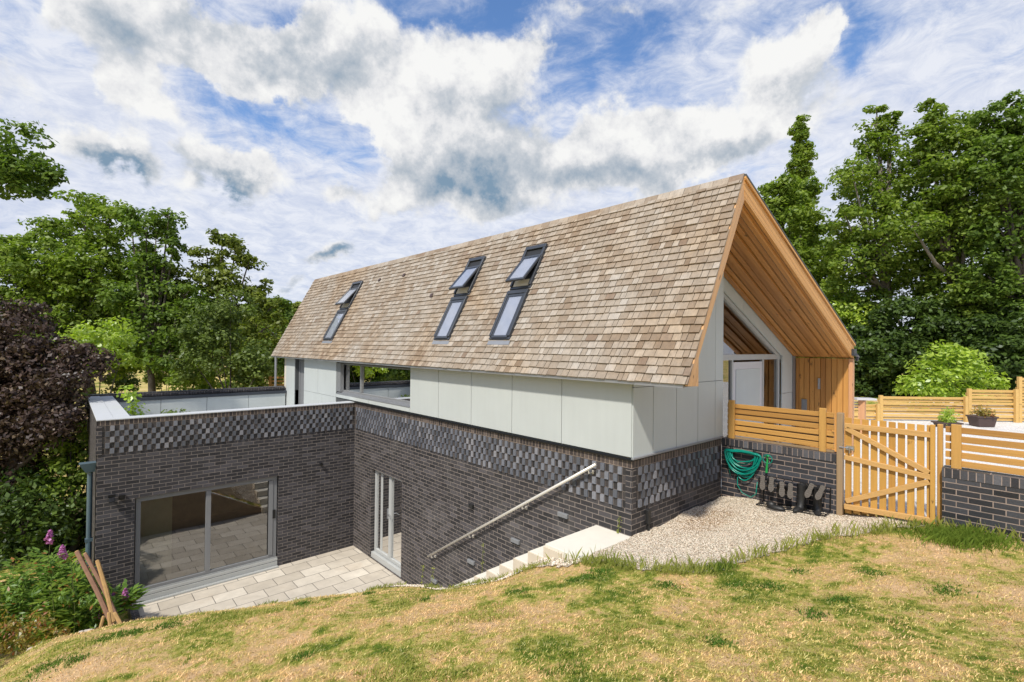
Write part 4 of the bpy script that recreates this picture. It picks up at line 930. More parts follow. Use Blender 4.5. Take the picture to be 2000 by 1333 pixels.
# boot rack and boots
rackz = .10
rack = thing('boot_rack', (G-.2, -1.15, .08), 'black wire boot rack standing on the gravel under the wall', 'boot rack')
mb = MB(); za, zb_ = .09, .16
for x in (G-.34, G-.24, G-.06): mb.tube([(x, -.72, hz(G-.2, -.72)+.04), (x, -1.66, hz(G-.2, -1.6)+.04)], .009, 6)
for y in (-.72, -1.66): mb.tube([(G-.34, y, hz(G-.2, y)+.04), (G-.06, y, hz(G-.2, y)+.04), (G-.05, y, .55)], .009, 6)
mb.tube([(G-.05, -.72, .55), (G-.05, -1.66, .55)], .009, 6)
for k in range(8):
    y = -.80-k*.115; mb.tube([(G-.05, y, .55), (G-.20, y, .36+.06), (G-.22, y, .44)], .007, 6)
mb.build('wire_frame', MT['blackmetal'], rack)
def boot_mesh(parent):
    # wellington lying in local space: shaft along +z from the ankle, toe along +x, sole at z=-.09
    mb = MB(); path = [((-.02, 0, .30), .068, .075), ((-.015, 0, .20), .062, .068), ((-.01, 0, .10), .055, .06), ((0, 0, .03), .055, .062), ((.02, 0, -.02), .052, .085)]
    vs = []; fs = []; N = 12
    for (cx, cy, cz), ry, rx in path:
        for j in range(N): a = 2*math.pi*j/N; vs.append((cx+rx*math.cos(a), cy+ry*math.sin(a), cz))
    for i in range(len(path)-1):
        for j in range(N): fs.append((i*N+j, i*N+(j+1) % N, (i+1)*N+(j+1) % N, (i+1)*N+j))
    mb.add(vs, fs); k = len(mb.v)
    # foot: rings along x
    rings = [(-.085, .015, .01), (-.08, .036, .035), (-.03, .044, .055), (.03, .043, .05), (.09, .046, .032), (.14, .045, .02), (.18, .030, .008), (.195, .008, .0)]
    vs = []; fs = []
    for x, ry, top in rings:
        for j in range(N): a = 2*math.pi*j/N; zc = -.045+(top+.045)*.0; vs.append((x, ry*math.cos(a), (top if math.sin(a) > 0 else .045)*abs(math.sin(a))*(1 if math.sin(a) > 0 else -1)-.03))
    for i in range(len(rings)-1):
        for j in range(N): fs.append((i*N+j, i*N+(j+1) % N, (i+1)*N+(j+1) % N, (i+1)*N+j))
    fs += [tuple(range(N)), tuple(range((len(rings)-1)*N, len(rings)*N))]; mb.add(vs, fs)
    o = mb.build('upper', MT['black'], parent, smooth=True)
    mb = MB(); out = [(-.088, .02), (-.07, .040), (-.02, .038), (.03, .036), (.08, .046), (.13, .049), (.175, .034), (.198, .0)]
    loop = [(x, y) for x, y in out]+[(x, -y) for x, y in out[::-1][1:]]; nl = len(loop)
    mb.add([(x, y, -.072) for x, y in loop]+[(x, y, -.095) for x, y in loop], [tuple(range(nl)), tuple(range(2*nl-1, nl-1, -1))]+[(i, i+nl, (i+1) % nl+nl, (i+1) % nl) for i in range(nl)])
    for i in range(7): xx = -.07+i*.038; mb.box(xx, -.032, -.101, xx+.014, .032, -.0945)
    mb.build('sole', MT['sole'], parent)
b0 = thing('wellington_boot', (0, 0, 0), 'boot', 'boot', 'boots on the boot rack'); boot_mesh(b0)
def place(first, src, loc, rot, label, scale=1):
    if first: o = src
    else:
        o = src.copy(); COL.objects.link(o)
        for ch in src.children: c = ch.copy(); COL.objects.link(c); c.parent = o
    o.location = loc; o.rotation_euler = rot; o.scale = (scale,)*3; o['label'] = label; return o
# soles turned out towards the viewer: toe hanging down, sole facing -x
labs = ['muddy soled boot, leftmost on the rack beside the hose nozzle', 'muddy soled boot, second from the left on the rack', 'dark boot with its sole outward, third from the left on the rack', 'dark boot with its sole outward, fourth from the left on the rack',
        'grey soled boot tilted over beside the upright dark boot', 'tilted grey soled boot nearest the gate post']
for i, (y, z, tl) in enumerate(((-.78, .50, .05), (-.91, .50, .1), (-1.06, .46, .02), (-1.18, .46, .08), (-1.45, .52, .55), (-1.59, .52, .6))):
    nrm = Vector((-.86, -.38, .30)).normalized(); zc = -nrm; tx = Vector((0, math.sin(tl)*.8, -1)); tx = (tx-zc*tx.dot(zc)).normalized(); yc = zc.cross(tx)
    m3 = Matrix((tx, yc, zc)).transposed()
    place(i == 0, b0, (G-.26, y, z+.02), m3.to_euler(), labs[i], .80)
place(False, b0, (G-.2, -1.32, .24), (0, 0, math.radians(170)), 'black boot standing upright in the middle of the rack', 1.05)
place(False, b0, (G-.16, -1.52, .24), (0, .1, math.radians(200)), 'black boot standing upright under the tilted pair', 1.0)
shoe = thing('shoe', (G-.36, -1.0, .1), 'dark muddy shoe lying on the gravel in front of the rack', 'shoe')
mb = MB(); zz0 = hz(G-.36, -1.0)+.03
mb.ball((G-.36, -1.02, zz0+.03), .055, .14, .045, 10, 6); mb.ball((G-.35, -.94, zz0+.06), .05, .07, .05, 10, 6); mb.build('upper', MT['black'], shoe, smooth=True)
mb = MB(); mb.box(G-.41, -1.15, zz0-.012, G-.31, -.89, zz0+.006); mb.build('sole', MT['sole'], shoe, bev=.01)

# ------------------------------------------------------------------ foliage helpers
def leafcloud(C, rad, per, size, up=.35, asp=.62, flat=.62, rng=RNG):
    """C (n,3) clump centres, rad (n,), per leaves per clump -> V, F"""
    n_ = len(C); k = n_*per; c = np.repeat(C, per, 0); r = np.repeat(rad, per)
    d = rng.normal(0, 1, (k, 3)); d /= np.linalg.norm(d, axis=1)[:, None]
    rr_ = r*rng.uniform(.35, 1.08, k)**.6; p = c+d*rr_[:, None]*[1, 1, flat]
    nrm = d*.9+rng.normal(0, .55, (k, 3))+[0, 0, up]; nrm /= np.linalg.norm(nrm, axis=1)[:, None]
    t = np.cross(nrm, rng.normal(0, 1, (k, 3))); t /= np.linalg.norm(t, axis=1)[:, None]+1e-9; b = np.cross(nrm, t)
    s = size*rng.uniform(.6, 1.35, k)[:, None]
    V = np.stack([p-t*s*.5, p-b*s*asp*.5+t*s*.06, p+t*s*.55, p+b*s*asp*.5+t*s*.06], 1).reshape(-1, 3)
    return V, np.arange(k*4).reshape(k, 4)
def crownclumps(lobes, dens, rng):
    C = []; Rr = []
    for (c, r) in lobes:
        c = np.array(c, float); r = np.array(r if hasattr(r, '__len__') else (r, r, r*.85), float)
        m_ = max(4, int(dens*(r.prod())**(2/3)*3.0)); d = rng.normal(0, 1, (m_, 3)); d /= np.linalg.norm(d, axis=1)[:, None]
        C.append(c+d*r*(rng.uniform(.25, 1.0, m_)**.45)[:, None]); Rr.append(rng.uniform(.30, .80, m_)*(r.mean()**.35)*.74)
    return np.concatenate(C), np.concatenate(Rr)
def tree(name, label, cat, base, lobes, m, leaf=.16, dens=6, per=42, group=None, trunk_r=.22, bark='bark', asp=.62, up=.8, twigs=True, lean=(0, 0), limbs=True):
    rng = np.random.default_rng(abs(hash((round(base[0], 2), round(base[1], 2), len(lobes)))) % 2**31) if False else np.random.default_rng(int(abs(base[0]*131+base[1]*717)+len(lobes)*13))
    root = thing(name, base, label, cat, group); base = Vector(base)
    C, Rr = crownclumps(lobes, dens, rng); V, Fq = leafcloud(C, Rr, int(per*1.35), leaf*1.08, up, asp, rng=rng); npmesh('crown', V, Fq, MT[m], root)
    mb = MB(); cen = sum((Vector(l[0]) for l in lobes), Vector())/len(lobes); topz = max(l[0][2] for l in lobes)
    th = Vector((base.x*.5+cen.x*.5, base.y*.5+cen.y*.5, base.z+(topz-base.z)*.5)); pts = [base+(th-base)*t+Vector((math.sin(t*5)*.12, math.cos(t*4)*.12-.12, 0)) for t in (0, .2, .4, .6, .8, 1)]
    mb.tube(pts, [trunk_r*q for q in (1.35, 1, .85, .7, .55, .4)], 10)
    if limbs:
        for (c, r) in lobes:
            c = Vector(c); i_ = 1 if c.z < pts[3].z else 3; s_ = pts[i_]+(pts[i_+1]-pts[i_])*rng.uniform(0, 1)
            mid = (s_+c)/2+Vector((0, 0, -.1*(c-s_).length)); mb.tube([s_, mid, c], [trunk_r*.42, trunk_r*.28, trunk_r*.10], 6)
    mb.build('trunk', MT[bark], root, smooth=True)
    if twigs:
        mb = MB(); idx = rng.choice(len(C), min(len(C), 70), replace=False)
        cl = np.array([l[0] for l in lobes])
        for j in idx:
            q = C[j]; l = cl[np.argmin(((cl-q)**2).sum(1))]; mb.tube([tuple(l), tuple((l+q)/2+[0, 0, .05]), tuple(q)], [trunk_r*.12, trunk_r*.07, .01], 4, False)
        mb.build('branches', MT[bark], root)['kind'] = 'stuff'
    return root
def lob(lst, dep, k=1.0):
    """lobes given as photo px, px, radius px at a depth -> world centres and radii"""
    out = []
    for q in lst:
        px, py, r = q[:3]; d = dep+(q[3] if len(q) > 3 else random.uniform(-1.2, 1.2)*k); ry = q[4] if len(q) > 4 else r*.85
        out.append((tuple(at(px, py, d)), (r*d/971, r*d/971, ry*d/971)))
    return out
def foot(px, dep, z): v = at(px, 700, dep); return (v.x, v.y, z)
# --- trees to the right behind the fences
GRT = 'tall trees behind the far slat fence'
tree('poplar_tree', 'narrow pointed tree rising above the ridge end', 'tree', foot(1560, 44, .4), lob([(1566, 240, 9, 0, 16), (1562, 265, 15, 0, 22), (1568, 300, 20, 0, 26), (1562, 330, 22, 0, 26), (1560, 400, 26, 0, 40), (1560, 480, 36, 0, 50)], 44, .3), 'leaf_mid', .20, 16, 46, trunk_r=.25)
tree('broadleaf_tree', 'green tree just right of the gable peak under the narrow pointed tree', 'tree', foot(1550, 30, .4), lob([(1520, 365, 28), (1500, 400, 24), (1565, 380, 34), (1540, 430, 50), (1590, 440, 24), (1580, 510, 55), (1610, 560, 40), (1560, 600, 60), (1520, 400, 45), (1600, 500, 45), (1530, 520, 60), (1620, 620, 50)], 30), 'leaf_mid', .20, 9, 46, GRT, .28)
tree('broadleaf_tree', 'tall spiky topped tree with sky showing through, left of the tallest pair', 'tree', foot(1735, 25, .4), lob([(1712, 212, 13, 0, 16), (1735, 235, 20, 0, 16), (1712, 245, 24, 0, 22), (1720, 285, 34, 0), (1690, 280, 26, 0), (1740, 270, 30, 0), (1665, 340, 34), (1740, 340, 46), (1650, 420, 24), (1700, 430, 60), (1760, 440, 50), (1660, 510, 46), (1740, 530, 56), (1690, 600, 50), (1700, 340, 50), (1690, 390, 50), (1720, 480, 60), (1650, 570, 44), (1640, 460, 36)], 25), 'leaf_mid', .17, 7, 42, GRT, .24, 'palebark')
tree('broadleaf_tree', 'massive leafy tree behind the lime green bush', 'tree', foot(1865, 23, .4), lob([(1825, 212, 22, 0, 20), (1830, 245, 34, 0, 26), (1815, 270, 38, 0, 28), (1850, 270, 40, 0, 30), (1790, 300, 34), (1860, 310, 54), (1810, 380, 62), (1890, 390, 66), (1840, 470, 66), (1900, 500, 58), (1790, 520, 40), (1830, 590, 50), (1910, 600, 50), (1840, 330, 60), (1860, 430, 66), (1870, 560, 60), (1780, 440, 44), (1900, 250, 40)], 23), 'leaf_mid', .17, 8, 46, GRT, .30, 'palebark')
tree('broadleaf_tree', 'tall dark tree at the right hand edge behind the highest fence panel', 'tree', foot(1990, 22, .4), lob([(1975, 205, 26, 0, 20), (1940, 232, 26, 0, 22), (1990, 235, 40, 0, 30), (1960, 250, 34, 0, 26), (1955, 260, 34), (1935, 300, 40), (2010, 260, 60), (1965, 350, 66), (2030, 400, 70), (1960, 460, 62), (2010, 530, 66), (1950, 590, 46), (2070, 300, 80), (2090, 480, 90), (1990, 330, 60), (1980, 420, 66), (2020, 470, 60), (1930, 540, 50), (1990, 600, 60)], 22), 'leaf_dark', .17, 8, 46, GRT, .30)
GRB = 'dark shrubs filling the space under the tall trees'
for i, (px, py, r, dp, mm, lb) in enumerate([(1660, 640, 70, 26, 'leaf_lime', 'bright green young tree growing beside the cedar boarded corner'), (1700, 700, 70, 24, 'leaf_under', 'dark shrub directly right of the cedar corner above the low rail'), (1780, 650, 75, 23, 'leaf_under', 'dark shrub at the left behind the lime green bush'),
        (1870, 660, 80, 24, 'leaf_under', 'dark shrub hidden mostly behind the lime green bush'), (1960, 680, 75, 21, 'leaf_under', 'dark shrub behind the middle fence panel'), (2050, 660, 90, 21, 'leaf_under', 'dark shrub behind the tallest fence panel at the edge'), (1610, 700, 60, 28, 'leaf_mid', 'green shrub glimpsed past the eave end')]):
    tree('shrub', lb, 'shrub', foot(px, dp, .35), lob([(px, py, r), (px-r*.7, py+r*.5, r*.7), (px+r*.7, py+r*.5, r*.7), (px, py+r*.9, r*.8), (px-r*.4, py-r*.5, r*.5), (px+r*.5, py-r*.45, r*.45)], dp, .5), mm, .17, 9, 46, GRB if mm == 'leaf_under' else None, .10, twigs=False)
tree('laurel_bush', 'rounded lime green bush behind the long fence panel', 'bush', foot(1860, 17.5, .4), lob([(1860, 735, 62, 0), (1815, 755, 42, 0), (1905, 755, 42, 0), (1850, 700, 34, 0), (1890, 715, 36, 0), (1790, 775, 34, 0)], 17.5, .3), 'leaf_lime', .15, 11, 40, None, .06, asp=.5, twigs=False)
# --- trees to the left
GLT = 'trees along the meadow beyond the roof terrace'
tree('broadleaf_tree', 'broad sunlit tree, tallest of the group at the left', 'tree', foot(180, 27, -2.8), lob([(165, 405, 36, 0, 26), (215, 440, 52), (130, 460, 52), (90, 520, 62), (180, 530, 74), (260, 520, 56), (60, 600, 70), (150, 620, 76), (240, 610, 60), (40, 480, 40), (100, 680, 60), (200, 690, 60), (20, 540, 60), (300, 560, 40), (-20, 640, 80), (270, 680, 50), (120, 560, 60)], 27), 'leaf_mid', .20, 7.5, 44, GLT, .30)
tree('broadleaf_tree', 'tree with an open flat topped crown and bare stem against the sky', 'tree', foot(292, 25, -2.8), lob([(255, 425, 24, 0, 16), (285, 440, 34, 0, 22), (330, 425, 28, 0, 15), (340, 475, 22, 0, 12), (270, 490, 26, 0, 16), (305, 455, 40, 0, 26), (280, 520, 34, 0, 24), (325, 500, 30, 0, 22), (300, 600, 55), (340, 640, 55), (270, 660, 50), (310, 690, 40), (310, 560, 44), (360, 580, 40), (250, 580, 44), (330, 690, 45)], 25, .6), 'leaf_dark', .18, 8, 36, GLT, .22)
tree('broadleaf_tree', 'leaning dark tree with ragged top, nearest the house roof', 'tree', foot(400, 26, -2.8), lob([(435, 462, 22, 0, 16), (460, 490, 36, 0, 24), (405, 505, 34, 0, 24), (485, 515, 22, 0, 14), (430, 550, 46), (380, 580, 46), (470, 600, 50), (420, 640, 60), (350, 600, 40), (500, 560, 26), (480, 680, 46), (380, 690, 40), (520, 640, 40), (440, 700, 50), (400, 620, 50), (345, 540, 26), (530, 600, 24)], 26, .6), 'leaf_olive', .18, 8, 42, GLT, .26)
tree('broadleaf_tree', 'small dark tree touching the far end of the shingle roof', 'tree', foot(545, 32, -2.8), lob([(545, 595, 22, 0, 14), (560, 620, 24, 0, 20), (520, 620, 26), (540, 660, 40), (510, 690, 40), (560, 700, 40)], 32, .5), 'leaf_dark', .2, 9, 44, GLT, .16)
tree('willow_bush', 'pale green bushy willow under the leaning dark tree', 'bush', foot(460, 22, -2.8), lob([(400, 640, 50), (450, 600, 40), (430, 680, 50), (520, 700, 40), (490, 730, 30), (380, 710, 40)], 22, .5), 'leaf_blue', .14, 10, 48, None, .10, twigs=False)
tree('bush', 'lime green bush at the left end of the meadow', 'bush', foot(200, 18, -2.8), lob([(200, 660, 50), (150, 690, 50), (240, 690, 36), (110, 720, 50)], 18, .5), 'leaf_lime', .13, 9, 44, None, .07, twigs=False)
for i, (x_, y_, h_, lb) in enumerate([(-15, 33, 9, 'tree on the meadow far off to the left, nearest of the outlying five'), (-20, 40, 11, 'tallest of the outlying trees far off to the left'), (-26, 47, 10, 'outlying tree at the far left beyond the tallest one'), (-13, 44, 9, 'outlying tree far left behind the nearest one'), (-24, 34, 10, 'outlying tree standing furthest left')]):
    tree('broadleaf_tree', lb, 'tree', (x_, y_, -2.8), [((x_+random.uniform(-2.4, 2.4), y_+random.uniform(-2.4, 2.4), -2.8+h_*q), 2.3) for q in (.25, .35, .5, .6, .75, .9, .3, .55)], 'leaf_dark', .3, 5, 40, None, .25, twigs=False)
GH = 'distant trees on the horizon'
for i in range(16):
    px = -60+i*46; dp = random.uniform(75, 110); tree('distant_tree', 'hazy distant tree closing the far side of the meadow', 'tree', foot(px, dp, -1.8), lob([(px, 640+random.uniform(-26, 10), 40), (px-22, 672, 26), (px+22, 672, 26)], dp, .3), ['leaf_mid', 'leaf_blue', 'leaf_olive'][i % 3], .6, 4.5, 34, GH, .3, twigs=False, limbs=False)
tree('copper_tree', 'dark purple leaved tree filling the left edge', 'tree', foot(20, 13, -2.8), lob([(30, 660, 60), (100, 700, 50), (40, 740, 70), (130, 735, 45), (165, 715, 26, 0), (60, 820, 75), (10, 880, 70), (90, 880, 50), (30, 960, 70), (-60, 720, 100), (-50, 880, 100), (60, 620, 30, 0), (0, 620, 40), (150, 680, 26, 0), (190, 700, 16, 0), (60, 780, 70), (110, 820, 50), (20, 800, 60), (0, 700, 60)], 13, .5), 'leaf_purple', .092, 20, 66, None, .16, up=.2)
tree('overhanging_tree', 'dark leafy branch reaching in from the top left corner', 'tree', foot(-330, 12, -2.0), lob([(20, 300, 46, 0, 34), (60, 330, 34, 0, 24), (20, 360, 40, 0, 20), (-20, 270, 50, 0, 40), (85, 350, 18, 0, 10), (-80, 320, 80, 0), (-180, 300, 120, 0), (-300, 350, 150, 0), (-250, 500, 120, 0), (40, 270, 34, 0, 26), (-20, 340, 50, 0), (10, 330, 50, 0, 40), (60, 370, 28, 0, 16), (95, 335, 16, 0, 12)], 12, .3), 'leaf_dark', .11, 12, 46, None, .28, limbs=False, twigs=False)
for i, (px, py, r, dp, mm, lb) in enumerate([(60, 1000, 90, 12.5, 'leaf_under', 'dark green bush below the purple tree'), (150, 900, 60, 13, 'leaf_mid', 'green bush between the purple tree and the brick corner'), (140, 800, 44, 16, 'leaf_olive', 'yellow green shrub above the brick corner'), (120, 1010, 70, 13.5, 'leaf_under', 'dark bush behind the downpipe')]):
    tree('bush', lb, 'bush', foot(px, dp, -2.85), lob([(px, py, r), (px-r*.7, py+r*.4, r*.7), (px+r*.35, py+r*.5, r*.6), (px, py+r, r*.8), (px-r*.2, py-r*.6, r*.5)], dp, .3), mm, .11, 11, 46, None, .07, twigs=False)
for i, (px, py, r, dp, mm, lb) in enumerate([(330, 728, 34, 34, 'leaf_olive', 'low olive bush on the meadow, left of the three under the trees'), (385, 735, 40, 24, 'leaf_mid', 'rounded green bush right of the leaning tree stem'), (470, 745, 34, 30, 'leaf_lime', 'pale green bush near the corner of the terrace wall'), (520, 735, 36, 26, 'leaf_olive', 'olive green bush next to the downpipe of the far eave'), (60, 700, 60, 24, 'leaf_mid', 'green bush behind the purple tree'), (238, 742, 26, 30, 'leaf_blue', 'small grey green bush on the meadow behind the climbing plant')]):
    tree('bush', lb, 'bush', foot(px, dp, -2.7), lob([(px, py, r), (px-r*.7, py+r*.3, r*.7), (px+r*.7, py+r*.3, r*.7), (px-r*.2, py-r*.4, r*.5)], dp, .4), mm, .15, 9, 44, None, .06, twigs=False)
# plants on the roof terrace
tree('climbing_plant', 'bright green climbing plant at the left end of the roof terrace', 'plant', (-4.45, 11.2, .0), [((-4.52, 11.1, 1.0), .15), ((-4.58, 11.0, 1.25), .13), ((-4.5, 11.1, .75), .2), ((-4.35, 11.0, .55), .2), ((-4.6, 11.1, 1.42), .1)], 'leaf_lime', .10, 40, 9, None, .012, twigs=False)
tree('terrace_shrub', 'grey green leafy shrub against the terrace panels', 'plant', (-3.5, 12.6, .0), [((-3.5, 12.6, .5), .28), ((-3.2, 12.6, .42), .2), ((-3.75, 12.6, .42), .2), ((-3.55, 12.6, .7), .15)], 'leaf_blue', .09, 26, 10, None, .012, twigs=False)
# small timber rail beyond the terrace
tb = thing('timber_rail', (.2, 18, -.5), 'small timber trellis beyond the terrace under the eave', 'trellis')
mb = MB(); c0 = at(530, 742, 22); 
for k in range(4): mb.beam(at(525, 738+k*7, 23), at(562, 738+k*7, 23), .05, .08)
mb.build('rails', MT['pine_h'], tb)
mb = MB()
for px in (528, 558): a = at(px, 735, 23); mb.box(a.x-.05, a.y-.05, -2.8, a.x+.05, a.y+.05, a.z)
mb.build('posts', MT['pine_v'], tb)

# ------------------------------------------------------------------ foreground plants at the left
rng = np.random.default_rng(11)
GW = 'pink flowering willowherb plants at the lower left'
def herb(px, pyt, dep, zb, label, flower=True, nleaf=70, leaf=.085, m='leaf_herb', spread=.16, ht=None):
    top = at(px, pyt, dep); root = thing('willowherb', (top.x, top.y, zb), label, 'plant', GW if flower else 'leafy stems without flowers in the willowherb clump')
    h = top.z-zb; mb = MB(); pts = [(top.x+math.sin(t*3+px)*.05*(t), top.y, zb+h*t) for t in np.linspace(0, 1, 7)]; mb.tube(pts, [.009, .008, .007, .006, .005, .004, .002], 5); mb.build('stem', MT['stem'], root)
    k = nleaf; t = rng.uniform(.12, .80 if flower else 1, k); a = rng.uniform(0, 6.28, k); ln = leaf*rng.uniform(.7, 1.5, k)*(1.4-t*.6)
    base = np.c_[top.x+np.sin(t*3+px)*.05*t, np.full(k, top.y), zb+h*t]; d = np.c_[np.cos(a), np.sin(a), rng.uniform(-.2, .7, k)]; sd_ = np.c_[-np.sin(a), np.cos(a), 0*a]
    off = d*rng.uniform(0, spread, k)[:, None]; b_ = base+off; w_ = ln*.16
    V = np.stack([b_, b_+d*ln[:, None]*.5+sd_*w_[:, None]*1.3, b_+d*ln[:, None]*[1, 1, .75], b_+d*ln[:, None]*.5-sd_*w_[:, None]*1.3], 1).reshape(-1, 3)
    npmesh('leaves', V, np.arange(4*k).reshape(k, 4), MT[m], root)
    if flower:
        C = np.array([(top.x+rng.uniform(-.03, .03)*(1-q), top.y+rng.uniform(-.03, .03)*(1-q), top.z-.02-h*.0-.16*(1-q)) for q in np.linspace(0, 1, 9)]); V, Fq = leafcloud(C, np.linspace(.06, .018, 9), 22, .042, .3, .8, 1, rng); npmesh('flower_spike', V, Fq, MT['petal'], root)
FL = [(98, 1035, 'tallest pink flower spike against the dark bushes'), (122, 1065, 'second tallest pink spike, just right of the tallest'), (152, 1090, 'pink flower spike touching the tops of the stakes'), (118, 1160, 'faded pale pink spike low among the leaves'), (176, 1185, 'low pink flower spike left of the stakes'), (222, 1158, 'pink flowers leaning out beside the sliding door corner'), (245, 1150, 'thin pink spike nearest the blue brick edging'), (200, 1178, 'pink flower half hidden behind the leaning stakes')]
for px, py, lb in FL: herb(px, py, 8.8+rng.uniform(-.8, .8), -2.2, lb, True, 150, .13)
for i in range(34):
    px = rng.uniform(-10, 190); herb(px, rng.uniform(1075, 1150)+max(0, px-140)*.8+max(0, 50-px)*.5, rng.uniform(7.6, 10), -2.3, 'leafy stem without flowers in the willowherb clump', False, 120, .13, ['leaf_herb', 'leaf_herb', 'leaf_mid'][i % 3], .12)
hb = thing('herb_thicket', at(80, 1180, 9.0), 'tangle of green and yellowing leafy plants below the pink flowers', 'plants', kind='stuff')
C = []; 
for _ in range(260):
    px = rng.uniform(-120, 215); d = rng.uniform(7.6, 10.2); lowy = 1255; topy = 1128+max(0, (px-150))*.5+max(0, 60-px)*.35
    C.append(tuple(at(px, rng.uniform(topy, lowy), d)))
C = np.array(C); V, Fq = leafcloud(C, rng.uniform(.08, .20, len(C)), 44, .085, .4, .35, 1, rng); npmesh('leaves', V, Fq, MT['leaf_herb'], hb)
C = np.array([tuple(at(rng.uniform(-40, 130), rng.uniform(1195, 1270), rng.uniform(7.2, 8.6))) for _ in range(70)]); V, Fq = leafcloud(C, rng.uniform(.06, .16, len(C)), 40, .06, .4, .4, 1, rng); npmesh('yellow_leaves', V, Fq, MT['leaf_autumn'], hb)
# leaning stakes
GS = 'wooden stakes leaning together at the patio corner'
STK = [((150, 1078), (226, 1236), 'stick', 'longest dark stake, leftmost of the leaning bundle', .034), ((166, 1082), (240, 1232), 'stick', 'long ribbed stake beside the leftmost one', .028), ((190, 1096), (222, 1215), 'stick2', 'upright yellow stake behind the bundle', .030),
       ((202, 1205), (188, 1246), 'stick2', 'short pale stake at the foot of the bundle', .022), ((212, 1198), (214, 1246), 'stick2', 'short stake standing in the middle of the foot of the bundle', .024), ((224, 1198), (242, 1242), 'stick2', 'short stake leaning right at the foot of the bundle', .026)]
for (a, b), (c, d), mm, lb, r in STK:
    zq = (7.6, 7.35) if b < 1150 else (6.9, 6.8); p0, p1 = at(a, b, zq[0]), at(c, d, zq[1]); st = thing('stake', p1, lb, 'stake', GS); mb = MB(); mb.tube([p1, (p0+p1)/2+Vector((.01, 0, .01)), p0], [r, r, r*.92], 7); mb.build('shaft', MT[mm], st)
    mb = MB(); q = p0+(p0-p1).normalized()*.012; mb.tube([p0, q], [r*.9, r*.6], 7); mb.build('sawn_end', MT['stick2'], st)
# planter with heather next to the edging
pl = thing('planter_trough', (-4.95, 7.7, PZ+.2), 'black planter trough beside the blue brick edging', 'planter')
c = at(245, 1215, 11.2); mb = MB(); mb.hexa([(c.x-.28, c.y-.25, PZ), (c.x+.10, c.y-.25, PZ), (c.x+.10, c.y+.25, PZ), (c.x-.28, c.y+.25, PZ), (c.x-.33, c.y-.3, c.z), (c.x+.14, c.y-.3, c.z), (c.x+.14, c.y+.3, c.z), (c.x-.33, c.y+.3, c.z)]); mb.build('trough', MT['blackmetal'], pl)
C = np.array([(c.x-.1+rng.uniform(-.26, .22), c.y+rng.uniform(-.3, .3), c.z+rng.uniform(.02, .28)) for _ in range(40)]); V, Fq = leafcloud(C, np.full(40, .10), 50, .045, .4, .3, 1, rng); npmesh('heather_foliage', V, Fq, MT['leaf_blue'], pl)
# rubble stones along the crest at the left
GR = 'pale stones along the lawn edge at the lower left'
mb = MB()
for k in range(220):
    t = rng.uniform(0, 1); i = 4+int(t*2.99) if t < 1 else 6; a, b = CREST[min(i, 6)], CREST[min(i+1, 7)]; f_ = rng.uniform(0, 1); x_, y_ = a.x+(b.x-a.x)*f_+rng.normal(0, .10), a.y+(b.y-a.y)*f_+.12+rng.normal(0, .12)
    s = rng.uniform(.012, .045); mb.ball((x_, y_, hz(x_, y_)+s*.3), s, s*rng.uniform(.6, 1.2), s*.6, 6, 4, .25)
tag(mb.build('rubble_stones', MT['rock']), 'pale rubble scattered along the lawn edge at the lower left', 'stones', kind='stuff')

# low weeds in the lawn: dark leafy rosettes
mb_pts = []
for px, py, sp in [(1500, 1125+20, .16), (1175, 1120, .14), (1150, 1130, .12), (1640, 1175, .10), (830, 1175, .10), (590, 1180, .12), (215, 1250, .22), (260, 1240, .15), (330, 1225, .15), (85, 1310, .25), (150, 1290, .10), (590, 1285, .08), (1300, 1150, .16), (1010, 1160, .1), (1430, 1150, .15), (1590, 1210, .12), (1900, 1070, .2), (1560, 1120, .1), (1700, 1120, .15), (1400, 1265, .1), (1850, 1160, .15), (1120, 1140, .08), (720, 1160, .10)]:
    d = at(px, py, 1)-Vector((CX, CY, CZ)); t = 2.0
    for _ in range(60):
        q = Vector((CX, CY, CZ))+d*t
        if q.z < hz(q.x, q.y): break
        t += .12
    mb_pts.append(rng.normal(0, sp*.5, (int(1500*sp), 2))+[q.x, q.y])
blades('low_weeds', np.concatenate(mb_pts), .015, .04, .005, MT['weed'], 1.4, 'dark green clover like weeds dotted over the dry lawn')
# thin yellow flowering weeds at the stair foot
for px, py0, py1, dp in ((940, 1060, 1150, 8.2), (822, 1105, 1150, 8.4), (842, 1108, 1152, 8.3), (1207, 1010, 1050, 6.9)):
    a, b = at(px, py1, dp), at(px+4, py0, dp); root = thing('weed_stalk', a, {940: 'tall thin weed against the brick beside the lower step lights', 822: 'yellow tipped weed, left of the pair at the lawn edge', 842: 'yellow tipped weed, right of the pair at the lawn edge', 1207: 'small weed growing on the landing near the corner'}[px], 'weed')
    mb = MB(); mb.tube([a, (a+b)/2+Vector((.01, .01, 0)), b], [.004, .003, .002], 4); mb.build('stem', MT['tuft_y'], root)
    C = np.array([tuple(a+(b-a)*t) for t in (.1, .3, .55, .8, .95)]); V, Fq = leafcloud(C, np.full(5, .03), 9, .03, .3, .5, 1, rng); npmesh('leaves', V, Fq, MT['tuft_y'], root)

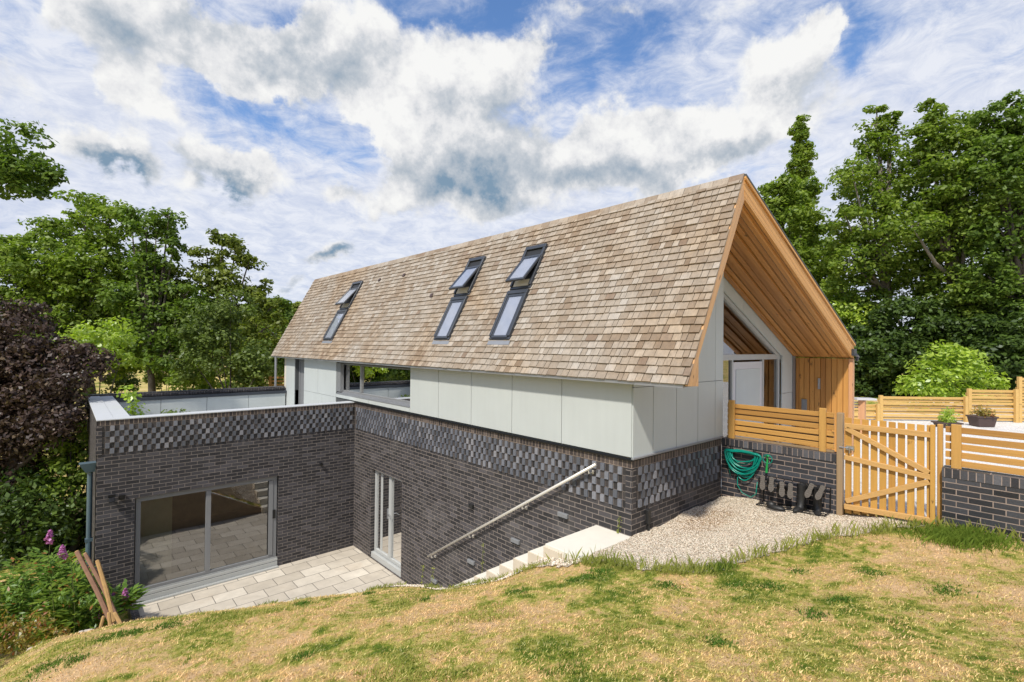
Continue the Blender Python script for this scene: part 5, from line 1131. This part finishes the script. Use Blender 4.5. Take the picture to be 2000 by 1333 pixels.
# ------------------------------------------------------------------ courtyard beyond the gate
A_, B_ = Vector((12.92, -.1, .4)), Vector((16.11, -3.12, .4)); dr_ = (B_-A_).normalized(); nr_ = Vector((-dr_.y, dr_.x, 0))
def ffence(s0, s1, zt, label, cnt, post=True):
    o = thing('slat_screen', A_+dr_*(s0+s1)/2, label, 'fence', 'stepped slat fence panels across the courtyard'); mb = MB(); z0 = .44; h = (zt-z0)/cnt
    for k in range(cnt):
        a = A_+dr_*s0; b = A_+dr_*s1; off = nr_*(-.02 if k % 2 else .02)
        p, q = a+off, b+off; mb.beam((p.x, p.y, z0+h*(k+.5)), (q.x, q.y, z0+h*(k+.5)), .02, h*.86)
    mb.build('slat_panel', MT['pine_far'], o, bev=.004)
    for s_ in (s0+.03, s1-.03):
        a = A_+dr_*s_-nr_*.07; mb = MB(); mb.obox((a.x, a.y, (zt+.38)/2), dr_*.045, nr_*.04, (0, 0, (zt-.36)/2+.02)); mb.build('post', MT['pine_far'], o)
    return o
ffence(-1.5, -.02, .90, 'lowest slat panel just right of the cedar corner, behind the gate', 5)
ffence(.0, 2.62, 1.16, 'long low slat panel behind the planters', 8)
ffence(2.66, 4.12, 1.40, 'middle height slat panel behind the dark planted trough', 10)
ffence(4.16, 9.5, 1.78, 'tallest slat panel at the right hand edge', 14)
def planter(px, dp, wd, ht, label, m, leafm, yel):
    v = at(px, 700, dp); o = thing('planter', (v.x, v.y, .41), label, 'planter', 'planters standing in front of the far fence'); a = dr_*wd/2; b = nr_*wd*.35
    mb = MB(); c = Vector((v.x, v.y, .41)); mb.hexa([c-a*.8-b*.8, c+a*.8-b*.8, c+a*.8+b*.8, c-a*.8+b*.8]+[q+Vector((0, 0, ht)) for q in (c-a-b, c+a-b, c+a+b, c-a+b)]); mb.obox((c.x, c.y, .41+ht-.02), a*1.06, b*1.08, (0, 0, .022)); mb.build('pot', MT['planter'], o, bev=.01)
    C = np.array([(c.x+rng.normal(0, wd*.22), c.y+rng.normal(0, wd*.15), .41+ht+abs(rng.normal(0, yel))) for _ in range(30)]); V, Fq = leafcloud(C, np.full(30, .10), 22, .07, .4, .4, 1, rng); npmesh('foliage', V, Fq, MT[leafm], o)
planter(1850, 14.2, .56, .14, 'low planter with yellow green foliage seen above the gate side fence', 0, 'leaf_lime', .16)
planter(1918, 14.4, .56, .30, 'tall dark square planter with brownish plant', 0, 'leaf_autumn', .10)
# white rail / bench by the cedar corner
bn = thing('white_rail', at(1685, 790, 13), 'white painted low rail with a timber post behind the cedar corner', 'railing')
mb = MB(); a, b = at(1668, 779, 13), at(1706, 780, 13); mb.beam(a, b, .25, .05); 
for k in range(3): mb.beam(at(1668, 786+k*5, 13.1), at(1678, 786+k*5, 13.1), .03, .03)
mb.build('top_board', MT['white'], bn); mb = MB(); a = at(1684, 782, 13); mb.box(a.x-.07, a.y-.07, .4, a.x+.07, a.y+.07, a.z); mb.build('post', MT['cedar_end'], bn)
